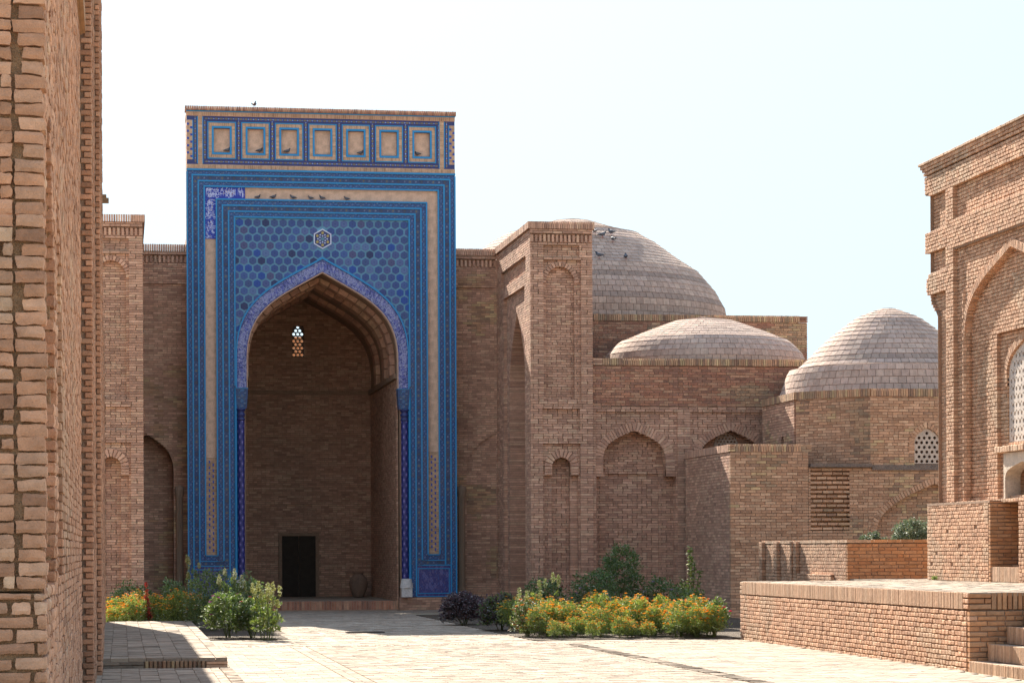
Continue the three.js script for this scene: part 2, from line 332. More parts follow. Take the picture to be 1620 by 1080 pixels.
{
  const T = new Thing('courtyard_ground', 'pale dusty ground of the courtyard', '', [0, 0, 0], { kind: 'structure' });
  const earth = std({ color: lin(0.50, 0.41, 0.30), map: grainTex, bumpMap: grainBump, bumpScale: 0.02 });
  const g = new THREE.CircleGeometry(900, 48); g.rotateX(-Math.PI / 2); g.translate(0, -0.032, -40);
  for (let i = 0; i < g.attributes.uv.count; i++) g.attributes.uv.setXY(i, g.attributes.position.getX(i) * 0.6, g.attributes.position.getZ(i) * 0.6);
  T.mesh('earth', g, earth);
}
{
  const T = new Thing('courtyard_paving', 'pale buff square brick paving of the sunlit courtyard', '', [6, 0, -45], { kind: 'structure' });
  T.mesh('bedding', uvBox(-0.5, 13, -0.03, -0.012, 24, 69.5), std({ color: lin(0.42, 0.345, 0.25), map: grainTex, bumpMap: grainBump, bumpScale: 0.01 }));
  const skip = (x, D) => inBed(x, D) || (x > 11.45 && D < 46 && D > 32) || (x > 11.4 && D <= 32.6) || (x < 1.5 && D > 34.5);
  const o = { skip };
  paveRow(T, 'paving_tile', 1.56, 2.93, 27, 43.7, 0, 0.272, 0.27, { ...o, bond: 0.5 });
  paveRow(T, 'paving_tile', -0.5, 1.54, 24, 27, 0, 0.272, 0.27, o);
  paveRow(T, 'paving_tile', 2.95, 3.21, 27, 43.7, 0, 0.13, 0.26, { ...o, bond: 1, gain: 0.94 });
  paveRow(T, 'paving_tile', 3.23, 7.86, 27, 43.7, 0, 0.30, 0.14, { ...o, gap: 0.008, jit: 0.003 });
  paveRow(T, 'paving_tile', 7.88, 8.14, 27, 43.7, 0.004, 0.26, 0.062, { ...o, bond: 1, gap: 0.012, jit: 0.006, gain: 0.84 });
  paveRow(T, 'paving_tile', 8.16, 11.6, 27, 43.7, 0, 0.272, 0.27, o);
  paveRow(T, 'paving_tile', 1.56, 11.6, 43.72, 43.98, 0.003, 0.065, 0.26, { ...o, bond: 1, gap: 0.01, jit: 0.005 });
  paveRow(T, 'paving_tile', 1.56, 11.6, 44.0, 69.3, 0, 0.272, 0.27, { ...o, jit: 0.004 });
  T.finish({ paving_tile: { rest: 'far_paving' } });
}
{ // planting soil of the two beds
  const soil = std({ color: lin(0.12, 0.085, 0.055), map: grainTex, bumpMap: grainBump, bumpScale: 0.05 });
  const T = new Thing('flower_bed_soil', 'dark planting soil of the beds beside the walls', '', [9, 0, -55], { kind: 'structure' });
  T.mesh('soil', merge([uvBox(7.58, 14.78, -0.05, 0.012, 45.3, 63.9), uvBox(1.6, 3.15, -0.05, 0.012, 47.1, 63.9), uvBox(-1.0, 1.59, -0.05, 0.013, 53.35, 63.9)]), soil);
}
{
  const T = new Thing('drain_cover', 'narrow dark slotted drain set in the shaded paving', 'drain', [4.93, 0, -50.45]);
  T.mesh('frame', merge([uvBox(4.54, 5.33, 0.002, 0.03, 50.33, 50.37), uvBox(4.54, 5.33, 0.002, 0.03, 50.57, 50.61), uvBox(4.54, 4.58, 0.002, 0.029, 50.37, 50.57), uvBox(5.29, 5.33, 0.002, 0.029, 50.37, 50.57)]), std({ color: lin(0.10, 0.08, 0.07) }));
  for (let k = 0; k < 9; k++) T.mesh('bar', uvBox(4.6 + k * 0.076, 4.63 + k * 0.076, 0.004, 0.02, 50.375, 50.565), std({ color: lin(0.12, 0.09, 0.08) }));
}

// ---------------------------------------------------------------- terraces by the left building
{
  const T = new Thing('brick_terrace', 'low raised terrace of square brick tiles beside the left building', 'terrace', [0.55, 0, -44]);
  T.mesh('core', uvBox(-0.6, 1.44, -0.05, 0.17, 34.9, 53.15), mortarMat);
  paveRow(T, 'paving_tile', -0.4, 1.30, 34.87, 53.18, 0.2, 0.245, 0.245, { bond: 1, jit: 0.004, gap: 0.008 });
  paveRow(T, 'paving_tile', 1.305, 1.47, 34.87, 53.18, 0.202, 0.165, 0.26, { bond: 1, jit: 0.004 });
  const F = FZ(34.85);
  for (let k = 0; k < 3; k++) layRow(T, F, [[1.175, 1.47]], 0.0 + k * 0.05, 0.048 + k * 0.05, 0.0, 0.1, k, { type: 'edge_brick', len: 0.6, gap: 0.008, vgap: 0.01, jit: 0.003, bev: 0.004, split: 0, pal: PAL.buff });
  for (let k = 0; k < 14; k++) { const a = 0.325 + k * 0.0605; T.piece('grate_brick', [F.at(a, 0.0, -0.01), F.at(a + 0.04, 0.0, -0.01), F.at(a + 0.04, 0.158, -0.01), F.at(a, 0.158, -0.01)], F.N, 0.1, 0.004, tone(PAL.mixed, a * 4, 0, { gain: 0.8 })); }
  T.mesh('grate_back', uvBox(0.31, 1.17, 0, 0.16, 34.935, 34.96), mortarMat);
  for (let k = 0; k < 3; k++) layRow(T, F, [[-0.4, 0.3]], k * 0.052, 0.05 + k * 0.052, 0.02, 0.1, k, { type: 'edge_brick', len: 0.27, gap: 0.006, vgap: 0.008, jit: 0.003, bev: 0.003, split: 0, pal: PAL.pave });
  const FS = FR(1.472); for (let k = 0; k < 3; k++) layRow(T, FS, [[34.86, 53.1]], k * 0.05, 0.048 + k * 0.05, -0.003, 0.05, k, { type: 'edge_brick', len: 0.27, gap: 0.008, vgap: 0.01, jit: 0.002, bev: 0, split: 0, pal: PAL.pave });
  T.finish();
}
{
  const T = new Thing('brick_landing', 'low paved landing at the foot of the terrace, mostly in shade', 'landing', [0.5, 0, -31]);
  T.mesh('core', uvBox(-0.55, 1.50, -0.02, 0.045, 27.1, 34.83), mortarMat);
  paveRow(T, 'paving_tile', -0.5, 1.34, 27.1, 34.82, 0.062, 0.245, 0.245, { bond: 1, jit: 0.004 });
  paveRow(T, 'paving_tile', 1.35, 1.52, 27.1, 34.82, 0.063, 0.17, 0.065, { bond: 1, jit: 0.004, gap: 0.009 });
  T.finish();
}

// ---------------------------------------------------------------- left building (near, cut by the frame)
{
  const T = new Thing('brick_portal_building', 'tall weathered brick building close by, cut off at the left edge', 'building', [-1.6, 0, -30]);
  const near = { bev: -1, pal: PAL.warm, rowH: 0.0705, gap: 0.004, vgap: 0.013, joint: 0.034, jit: 0.0065, depth: 0.12, split: 0.1, core: mortarNear, patch: 'buff' };
  const F = FZ(12.7);
  // pier towards the viewer: two columns of headers above a solid base
  wall(T, F, rect(-1.25, -0.372, -0.1, 1.5), [{ r: 0.012 }], { ...near, len: 0.215, split: 0.25, gap: 0.008, inR: 0.03 });
  T.mesh('wall', slab(F, rect(-1.25, -0.40, 1.5, 8.6), [], -0.35, -0.04), mortarNear);
  for (let v = 1.505, row = 0; v < 8.5; v += 0.0705, row++) {
    const gapL = rnd() < 0.3 ? rr(0.015, 0.04) : rr(-0.006, 0.006), lean = -(v - 1.5) * 0.002;
    layRow(T, F, [[-1.25, -0.531 + lean]], v, v + 0.0705, 0.005, 0.12, row, { ...near, type: 'brick', len: 0.2 });
    const a = -0.522 + gapL + lean, b = -0.372 + rr(-0.008, 0.006), q = rr(-0.006, 0.006), s = 0.006;
    T.piece('brick', [F.at(a, v + 0.003 + rr(-s, s), q), F.at(b, v + 0.003 + rr(-s, s), q), F.at(b + rr(-s, s), v + 0.068 + rr(-s, s), q), F.at(a + rr(-s, s), v + 0.068 + rr(-s, s), q)], F.N, 0.15, -1, tone(PAL.warm, v, row, {}));
  }
  // long face towards the courtyard: two shallow arched niches, then stepped pilasters
  const A = FR(-0.38);
  wall(T, A, rect(12.87, 15.3, -0.1, 10.6), [{ r: 0, holes: [archPoly(13.85, 0.95, 1.5, 3.15, 4.15)] }, { r: -0.085 }], { ...near, len: 0.2, thick: 0.4, miss: 0.004 });
  const B = FR(-0.455);
  wall(T, B, rect(15.31, 29.3, -0.1, 10.6), [{ r: 0, holes: [archPoly(17.6, 2.0, 1.5, 3.5, 4.5)] }, { r: -0.055 }], { ...near, len: 0.26, bev: 0.004, gap: 0.012, miss: 0.002 });
  const C = FZ(29.32);                                            // pilaster end: headers with dark gaps
  T.mesh('wall', uvBox(-0.9, -0.345, -0.1, 10.6, 29.35, 33), mortarMat);
  for (let v = -0.1, row = 0; v < 10.5; v += 0.0705, row++) {
    const a = row % 2 ? -0.41 + rr(-0.01, 0.012) : -0.452, b = -0.325 + rr(-0.004, 0.004);
    T.piece('brick', [C.at(a, v + 0.006, 0), C.at(b, v + 0.006, 0), C.at(b, v + 0.063, 0), C.at(a, v + 0.063, 0)], C.N, 0.12, 0.006, tone(PAL.warm, v, row, {}));
  }
  wall(T, FR(-0.325), rect(29.46, 33.0, -0.1, 10.6), [{ r: 0 }], { ...near, bev: 0 });
  const E = FZ(33.02);
  T.mesh('wall', uvBox(-0.9, -0.28, -0.1, 10.6, 33.05, 38), mortarMat);
  for (let v = -0.1, row = 0; v < 10.5; v += 0.0705, row++) {
    const a = row % 2 ? -0.315 : -0.33;
    T.piece('brick', [E.at(a, v + 0.006, 0), E.at(-0.262, v + 0.006, 0), E.at(-0.262, v + 0.063, 0), E.at(a, v + 0.063, 0)], E.N, 0.12, 0.005, tone(PAL.warm, v, row, {}));
  }
  wall(T, FR(-0.262), rect(33.16, 38.0, -0.1, 10.6), [{ r: 0 }], { ...near, bev: 0 });
  // lower wing further back, its stepped cornice, and a wooden waterspout
  wall(T, FR(-0.335), rect(38.01, 53.3, -0.1, 6.2), [{ r: 0 }], { ...near, bev: 0, thick: 1.2 });
  const wood = std({ color: lin(0.30, 0.20, 0.12), map: grainTex });
  for (let k = 0; k < 3; k++) T.mesh('eaves_board', uvBox(-0.52 + k * 0.045, -0.48 + k * 0.045 + 0.002, 7.72 + k * 0.012, 7.98, 17, 29.25 - k * 0.03), std({ color: lin(0.46, 0.26, 0.13), map: grainTex }));
  T.mesh('waterspout', merge([uvBox(-0.4, -0.165, 6.96, 7.02, 37.6, 37.8), uvBox(-0.4, -0.2, 7.02, 7.07, 37.6, 37.63), uvBox(-0.4, -0.2, 7.02, 7.07, 37.77, 37.8)]), wood);
  T.mesh('body', merge([uvBox(-4, -1.26, -0.1, 10.5, 12.75, 38), uvBox(-1.3, -0.85, -0.1, 10.5, 13.1, 38.0), uvBox(-4, -1.0, -0.1, 6.1, 38, 53.2), uvBox(-1.4, -0.62, 8.5, 10.55, 12.95, 16)]), mortarMat);
  T.finish({ brick: { max: 300, rest: 'brickwork' } });
}

// ---------------------------------------------------------------- podium and its steps, retaining wall
{
  const T = new Thing('brick_podium', 'low sunlit brick podium with upright brick coping and side steps', 'podium', [13.5, 0, -39]);
  const o = { pal: PAL.buff, len: 0.137, rowH: 0.0715, gap: 0.014, vgap: 0.014, joint: 0.018, bev: 0.007, jit: 0.004, split: 0, depth: 0.09, patch: 'pale' };
  T.mesh('core', merge([uvBox(11.56, 19, -0.1, 1.045, 32.56, 45.14), uvBox(14.5, 22, -0.1, 1.043, 45.1, 54.4)]), mortarMat);
  wall(T, FL(11.52), rect(-45.2, -32.62, -0.05, 0.84), [{ r: 0 }], { ...o, thick: 0.03, v0: -0.03 });
  soldiers(T, FL(11.52), -45.0, -32.75, 0.845, 1.075, 0.004, { w: 0.056, bev: 0.005, pal: PAL.pale, gap: 0.009 });
  for (let k = 0; k < 3; k++) { layRow(T, FL(11.52), [[-32.74, -32.53], [-45.2, -45.02]], 0.845 + k * 0.077, 0.92 + k * 0.077, 0.004, 0.09, k, { ...o, type: 'brick' }); }
  wall(T, FZ(32.5), rect(11.53, 17.5, -0.05, 0.84), [{ r: 0 }], { ...o, len: 0.265, pal: PAL.orange, patch: 'buff', split: 0.2, thick: 0.03, depth: 0.1, v0: -0.03 });
  for (let k = 0; k < 3; k++) layRow(T, FZ(32.5), [[11.53, 11.84]], 0.845 + k * 0.077, 0.92 + k * 0.077, 0.004, 0.1, k, { ...o, len: 0.5, pal: PAL.orange, type: 'brick' });
  soldiers(T, FZ(32.5), 11.85, 17.5, 0.845, 1.075, 0.004, { w: 0.075, bev: 0.006, pal: PAL.orange, gap: 0.016 });
  paveRow(T, 'paving_tile', 11.53, 19, 32.51, 45.18, 1.08, 0.272, 0.272, { jit: 0.003 });
  paveRow(T, 'paving_tile', 14.5, 19, 45.19, 48.0, 1.08, 0.272, 0.272, { jit: 0.003 });
  for (let k = 0; k < 4; k++) {                                   // flight along the front face, climbing to the right
    const X = 11.505 + k * 0.27, y0 = k ? 0.14 + (k - 1) * 0.235 : -0.03, y1 = 0.14 + k * 0.235, Dn = 26.5;
    T.mesh('step', uvBox(X + 0.03, X + 1.4 - k * 0.27, y0 - 0.02, y1 - 0.025, Dn, 32.44 - k * 0.003), mortarMat);
    soldiers(T, FL(X), -32.45, -Dn, y0, y1, 0, { w: 0.056, bev: 0.005, pal: PAL.pale, gap: 0.009, depth: 0.05, type: 'step_brick' });
    paveRow(T, 'paving_tile', X + 0.055, X + 0.27 + (k === 3 ? 0.6 : 0), Dn, 32.43, y1 - 0.004, 0.21, 0.27, { bond: 1 });
  }
  T.finish({ brick: { rest: 'brickwork' }, coping_brick: { rest: 'coping_work' }, step_brick: { rest: 'step_work' }, paving_tile: { rest: 'far_paving' } });
}
{
  const T = new Thing('retaining_wall', 'low brick retaining wall with short posts behind the podium', 'wall', [14.9, 0, -50]);
  const o = { pal: PAL.buff, len: 0.137, rowH: 0.0715, gap: 0.013, vgap: 0.013, joint: 0.016, bev: 0.004, jit: 0.003, split: 0 };
  T.mesh('core', merge([uvBox(14.5, 14.98, -0.1, 1.84, 48.06, 54.6), uvBox(14.5, 16.39, -0.1, 1.84, 48.03, 48.4)]), mortarMat);
  wall(T, FL(14.45), rect(-54.62, -48.08, 0, 1.80), [{ r: 0 }], { ...o, thick: 0.04 });
  wall(T, FZ(47.97), rect(14.455, 16.4, 1.0, 1.80), [{ r: 0 }], { ...o, len: 0.265, pal: PAL.orange, thick: 0.04, split: 0.2, depth: 0.1 });
  soldiers(T, FL(14.45), -54.62, -47.96, 1.805, 1.865, 0.006, { w: 0.137, pal: PAL.pale, depth: 0.5 });
  soldiers(T, FZ(47.97), 14.46, 16.4, 1.805, 1.866, 0.004, { w: 0.265, pal: PAL.orange, depth: 0.3 });
  for (const [a, b] of [[54.62, 54.35], [53.35, 53.08], [52.0, 51.86], [51.72, 51.5]]) {
    wall(T, FL(14.365), rect(-a, -b - 0.105, 0.0, 1.85), [{ r: 0 }], { ...o, thick: 0.06, depth: 0.06 });
    wall(T, FZ(b), rect(14.363, 14.447, 0.0, 1.85), [{ r: 0 }], { ...o, thick: 0.08, len: 0.3, pal: PAL.buff, depth: 0.1 });
  }
  wall(T, FL(14.38), rect(-51.48, -48.9, 0.9, 1.16), [{ r: 0 }], { ...o, thick: 0.05, depth: 0.08 });
  T.finish({ brick: { rest: 'brickwork' }, coping_brick: { max: 60 } });
}

// ---------------------------------------------------------------- pishtaq towers beside the blue portal, mirrored about x = 5.62
const RND = [0.55, 0.55, 0.97], FLAT = [0.62, 0.74, 0.72];
function tower(mir) {
  const m = x => mir ? 11.24 - x : x, R = (a, b, c, d) => { const p = m(a), q = m(b); return rect(Math.min(p, q), Math.max(p, q), c, d); };
  const T = new Thing('brick_gate_tower', mir ? 'brick portal tower left of the blue portal, partly behind the near building' : 'tall brick portal tower right of the blue portal with tall arched panel', 'tower', [m(11.5), 0, -66]);
  const F = FZ(64), o = { pal: PAL.far, bond: 2, vgap: 0.014, wide: 0.5, rowH: 0.0655, gap: 0.012, joint: 0.028, depth: 0.1, thick: 0.4, core: mortarMat };
  const mp = poly => poly.map(p => [m(p[0]), p[1]]);
  const niche = [[11.035, 0.45], [11.95, 0.45], [11.95, 3.66], [11.749, 3.66], ...archCurve(11.494, 0.255, 3.86, 4.145, 14, FLAT), [11.239, 3.66], [11.035, 3.66]];
  wall(T, F, R(10.668, 12.336, -0.1, 9.78), [
    { r: 0, holes: [R(11.02, 11.99, 9.43, 9.70), R(11.02, 12.03, 5.6, 9.32), R(10.98, 11.99, 4.83, 5.43), R(10.985, 12.0, 0.3, 4.48)] },
    { r: -0.075, holes: [mp(archPoly(11.475, 0.385, 5.66, 8.72, 9.17, 14, RND)), mp(niche)] },
    { r: -0.18, holes: [mp(archPoly(11.494, 0.25, 0.5, 3.86, 4.135, 14, FLAT))], o: { bond: 1, wide: 0 } },
    { r: -0.33, o: { bond: 2 } }], o);
  voussoirs(T, F, mp(archCurve(11.475, 0.385, 8.72, 9.17, 14, RND)).map(p => p)[mir ? 'reverse' : 'slice'](), 0.12, -0.035, { type: 'voussoir' });
  voussoirs(T, F, mp([[11.749, 3.66], ...archCurve(11.494, 0.255, 3.86, 4.145, 14, FLAT), [11.239, 3.66]])[mir ? 'reverse' : 'slice'](), 0.2, -0.035, {});
  const a = Math.min(m(10.668), m(12.336)), b = a + 1.668;
  wall(T, F, rect(a, b, 9.78, 10.02), [{ r: -0.06 }], { ...o, bond: 1, wide: 0 });
  soldiers(T, F, a, b, 9.80, 9.99, 0.0, { w: 0.115, gap: 0.05, type: 'dentil_brick', depth: 0.08 });
  wall(T, F, rect(a, b, 10.02, 10.14), [{ r: 0.03 }], { ...o, bond: 1, wide: 0 });
  soldiers(T, F, a - 0.05, b + 0.05, 10.145, 10.33, 0.06, { w: 0.062, depth: 0.35 });
  // face towards the little court
  const G = mir ? FR(m(10.668)) : FL(10.668), s = mir ? 1 : -1;
  const r2 = (d0, d1, c, d) => rect(Math.min(s * d0, s * d1), Math.max(s * d0, s * d1), c, d);
  const q = { ...o, bond: 1, wide: 0, vgap: 0.013 };
  wall(T, G, r2(64.12, 69.88, -0.1, 10.14), [
    { r: 0, holes: [r2(64.75, 69.1, 9.05, 9.5), r2(64.95, 68.6, 0.0, 8.75)] },
    { r: -0.09, holes: [archPoly(s * 66.75, 1.42, 0.1, 5.6, 8.2)] }, { r: -1.2 }], { ...q, thick: 0.3, [mir ? 'inL' : 'inR']: 0.27 });
  voussoirs(T, G, archCurve(s * 66.75, 1.42, 5.6, 8.2), 0.1, -0.085, { depth: 0.5 });
  soldiers(T, G, Math.min(s * 63.95, s * 69.86), Math.max(s * 63.95, s * 69.86), 10.147, 10.328, 0.06, { w: 0.062, depth: 0.35 });
  const x0 = Math.min(m(12.0), m(12.33)), x1 = Math.max(m(12.0), m(12.33));
  T.mesh('body', merge([uvBox(x0, x1, -0.1, 10.2, 64.45, 70), mir ? uvBox(m(12.0) - 0.01, m(10.95), 8.9, 10.2, 64.35, 70) : uvBox(10.95, 12.01, 8.9, 10.2, 64.35, 70)]), mortarMat);
  const box = mir ? [m(10.72), m(10.9)] : [10.72, 10.9];
  T.finish({ brick: { max: mir ? 120 : 300, rest: 'brickwork' }, voussoir: { max: 80 }, coping_brick: { max: 0, rest: 'coping_brick' }, dentil_brick: { max: 0, rest: 'dentil_brick' } });
}
tower(false); tower(true);
function recessWall(mir) {
  const m = x => mir ? 11.24 - x : x, R = (a, b, c, d) => { const p = m(a), q = m(b); return rect(Math.min(p, q), Math.max(p, q), c, d); };
  const T = new Thing('brick_link_wall', mir ? 'shaded brick wall with dark half arch just left of the blue portal' : 'shaded brick wall with half arch between blue portal and right tower', 'wall', [m(10.0), 0, -70.2]);
  const F = FZ(69.9), o = { pal: PAL.far, bond: 1, rowH: 0.0655, gap: 0.012, joint: 0.016, patch: 'mixed', thick: 0.4 };
  const half = archCurve(10.75, 0.97, 3.9, 5.12, 14).slice(14).filter(p => p[0] < 10.63);
  const hp = mp2([[9.78, 0.05], [10.64, 0.05], [10.64, half[0][1]], ...half]); function mp2(p) { return p.map(q => [m(q[0]), q[1]]); }
  wall(T, F, R(9.36, 10.68, -0.1, 9.78), [{ r: 0, holes: [R(9.42, 10.6, 5.95, 9.2), hp] }, { r: -0.045, holes: mir ? [mp2([[9.79, 0.06], [10.63, 0.06], [10.63, half[0][1] - 0.02], ...half.map(p => [p[0] + 0.008, p[1] - 0.008])])] : [] }, ...(mir ? [{ r: -0.6 }] : [])], o);
  const a = Math.min(m(9.36), m(10.68)), b = a + 1.32;
  wall(T, F, rect(a, b, 9.78, 10.02), [{ r: -0.07 }], o);
  soldiers(T, F, a, b, 9.80, 9.99, 0.0, { w: 0.125, gap: 0.06, type: 'dentil_brick', depth: 0.09 });
  wall(T, F, rect(a, b, 10.02, 10.12), [{ r: 0.03 }], o);
  soldiers(T, F, a, b, 10.125, 10.31, 0.05, { w: 0.062, depth: 0.35 });
  // engaged corner shaft with base
  const shaft = new THREE.LatheGeometry([[0.0, 0.05], [0.15, 0.05], [0.15, 0.35], [0.12, 0.42], [0.15, 0.5], [0.12, 0.58], [0.105, 0.7], [0.1, 3.2], [0.13, 3.3], [0.13, 3.5], [0.0, 3.55]].map(p => new THREE.Vector2(p[0], p[1])), 18);
  shaft.translate(m(9.62), 0, -69.86); T.mesh('engaged_column', shaft, std({ color: lin(0.40, 0.285, 0.205), map: grainTex, bumpMap: grainBump, bumpScale: 0.01 }));
  T.mesh('body', uvBox(a, b, -0.1, 10.15, 70.6, 71.4), mortarMat);
  T.finish({ brick: { max: 150, rest: 'brickwork' }, coping_brick: { max: 0, rest: 'coping_brick' }, dentil_brick: { max: 0, rest: 'dentil_brick' } });
}
recessWall(false); recessWall(true);

// ---------------------------------------------------------------- domes
function dome(T, cx, D, prof, o = {}) {
  o = { th: 0.2, tw: 0.22, pal: PAL.dome, max: 200, seg: 72, ...o };
  const core = new THREE.LatheGeometry(prof.map(p => new THREE.Vector2(Math.max(0, p[0] - 0.03), p[1] - 0.01)), 72); core.translate(cx, 0, -D);
  const g = T.mesh('dome', core, std({ color: lin(0.45, 0.33, 0.265), map: grainTex }));
  const P = T.pieces['dome_tile'] ||= [];
  const parts = []; let run = [prof[0]];                          // split at steps marked by a third entry
  for (let i = 1; i < prof.length; i++) { if (prof[i][2]) { run.push(prof[i]); parts.push(run); run = [prof[i]]; } else run.push(prof[i]); } parts.push(run);
  for (const part of parts) {
    const c = resample(part, o.th);
    for (let k = 0; k + 1 < c.length; k++) {
      const [r0, y0] = c[k], [r1, y1] = c[k + 1]; if (r0 < 0.02) continue;
      const n = Math.max(5, Math.round(2 * Math.PI * r0 / o.tw)), da = 2 * Math.PI / n, ph = (k % 2) * 0.5 * da + rr(0, 0.2 * da), flat = Math.abs(y1 - y0) < 0.02;
      const ringG = (o.darkRings || []).some(q => Math.abs(q - y0) < o.th * 0.5) ? 0.72 : 0.92 + 0.16 * hash2(k, Math.round(cx * 10));
      for (let i = 0; i < n; i++) {
        const a0 = ph + i * da + 0.006 / r0, a1 = ph + (i + 1) * da - 0.006 / r0, lift = rr(-0.0025, 0.0025), b = (o.shingle ?? 0.002) + lift;
        const pt = (a, r, y, e, ny) => [cx + Math.sin(a) * (r + e), y + e * ny, -D + Math.cos(a) * (r + e)];
        const am = (a0 + a1) / 2, sl = norm([r1 - r0, y1 - y0, 0]), nr = sl[1], ny = -sl[0];
        const n3 = norm([Math.sin(am) * nr, ny, Math.cos(am) * nr]);
        const Q = [pt(a0, r0, y0 + 0.006, b * nr, ny / Math.max(nr, 0.2)), pt(a1, r0, y0 + 0.006, b * nr, ny / Math.max(nr, 0.2)), pt(a1, r1, y1 - 0.004, lift * nr, 0), pt(a0, r1, y1 - 0.004, lift * nr, 0)];
        P.push({ P: Q, n: n3, depth: 0.04, bev: 0, col: tone(o.pal, a0 * 2 + cx, y0 * 2, { gain: ringG, soft: 1 }) });
      }
    }
  }
  return g;
}

// ---------------------------------------------------------------- hall with arcade and shallow dome
{
  const T = new Thing('arcaded_hall', 'brick hall with pointed blind arches and shallow dome beside the tower', 'building', [15.5, 0, -66.5]);
  const F = FZ(64.05), o = { pal: PAL.far, bond: 2, vgap: 0.014, wide: 0.5, rowH: 0.0655, gap: 0.012, joint: 0.028, thick: 0.4 };
  const nA = [[12.45, 0.3], [14.6, 0.3], [14.6, 3.62], [14.325, 3.62], ...archCurve(13.47, 0.855, 3.95, 4.85, 14, [0.62, 0.74, 0.70]), [12.615, 3.62], [12.45, 3.62]];
  const nB = archPoly(16.1, 0.86, 3.4, 3.95, 4.86, 14, [0.62, 0.74, 0.70]);
  wall(T, F, rect(12.345, 18.3, -0.1, 5.49), [
    { r: 0, holes: [rect(12.416, 14.639, 0.15, 5.316), rect(14.983, 17.25, 3.0, 5.316)] },
    { r: -0.05, holes: [nA, nB] },
    { r: -0.42, holes: [rect(12.75, 14.2, 0.35, 3.72), archPoly(16.06, 0.34, 4.1, 4.45, 4.83)], o: { bond: 1 } }, { r: -0.48 }], o);
  T.mesh('lattice_screen', lattice(F, archPoly(16.06, 0.33, 4.1, 4.45, 4.82), 0.095, 0.032, -0.415, 0.03), latticeMat);
  const k = [0.62, 0.74, 0.70];
  voussoirs(T, F, [[14.325, 3.62], ...archCurve(13.47, 0.855, 3.95, 4.85, 14, k), [12.615, 3.62]], 0.24, -0.035, {});
  voussoirs(T, F, [[16.96, 3.6], ...archCurve(16.1, 0.86, 3.95, 4.86, 14, k), [15.24, 3.6]], 0.22, -0.035, {});
  wall(T, F, rect(12.36, 18.3, 5.495, 6.57), [{ r: -0.06 }], { ...o, bond: 1, wide: 0, pal: PAL.red, patch: 'mixed', rowH: 0.07, joint: 0.018 });
  soldiers(T, F, 12.62, 18.3, 6.575, 6.757, -0.03, { w: 0.062, pal: PAL.mixed, depth: 0.14 });
  for (let i = 0; i < 3; i++) layRow(T, F, [[12.36, 12.61]], 6.575 + i * 0.06, 6.633 + i * 0.06, -0.03, 0.2, i, { ...o, type: 'brick', split: 0, jit: 0.002, bev: 0, miss: 0 });
  T.mesh('body', uvBox(12.4, 19.6, -0.1, 6.6, 64.75, 69.7), mortarMat);
  const prof = [[2.83, 6.7], [2.81, 7.0], [2.52, 7.33], [2.27, 7.52], [2.15, 7.535, 1], [1.72, 7.72], [0.85, 8.04], [0.03, 8.17]];
  const g = dome(T, 16.09, 67.08, prof);
  T.finish({ brick: { rest: 'brickwork' }, coping_brick: { max: 100, rest: 'coping_work' }, voussoir: { max: 120 }, dome_tile: { max: 300, parent: g, rest: 'dome_tiling' } });
}
{
  const T = new Thing('domed_hall', 'large pale dome on a square brick hall rising behind the tower', 'building', [13.82, 0, -75]);
  const F = FZ(69.75), o = { pal: PAL.red, patch: 'mixed', rowH: 0.068, gap: 0.014, joint: 0.018, thick: 0.4 };
  wall(T, F, rect(12.2, 19.83, 6.0, 8.285), [{ r: 0 }], o);
  soldiers(T, F, 12.2, 19.6, 8.29, 8.475, 0.02, { w: 0.064, pal: PAL.mixed, depth: 0.3 });
  for (let i = 0; i < 3; i++) layRow(T, F, [[19.61, 19.84]], 8.29 + i * 0.061, 8.349 + i * 0.061, 0.02, 0.2, i, { ...o, type: 'brick', len: 0.5, vgap: 0.01, split: 0, jit: 0.002, bev: 0 });
  T.mesh('body', merge([uvBox(12.3, 19.79, -0.1, 8.3, 70.1, 80.5), uvBox(9.5, 12.29, -0.1, 8.25, 71.5, 80.5)]), mortarMat);
  const prof = [[4.78, 8.25], [4.74, 9.0], [4.42, 9.58], [3.92, 10.17], [3.3, 10.58], [2.55, 11.14], [2.22, 11.31], [2.1, 11.4, 1], [1.45, 11.55], [0.58, 11.84], [0.03, 11.92]];
  const g = dome(T, 13.82, 75, prof, { tw: 0.23, darkRings: [9.7, 9.1] });
  T.finish({ brick: { max: 120, rest: 'brickwork' }, coping_brick: { max: 80, rest: 'coping_work' }, dome_tile: { max: 300, parent: g, rest: 'dome_tiling' } });
}
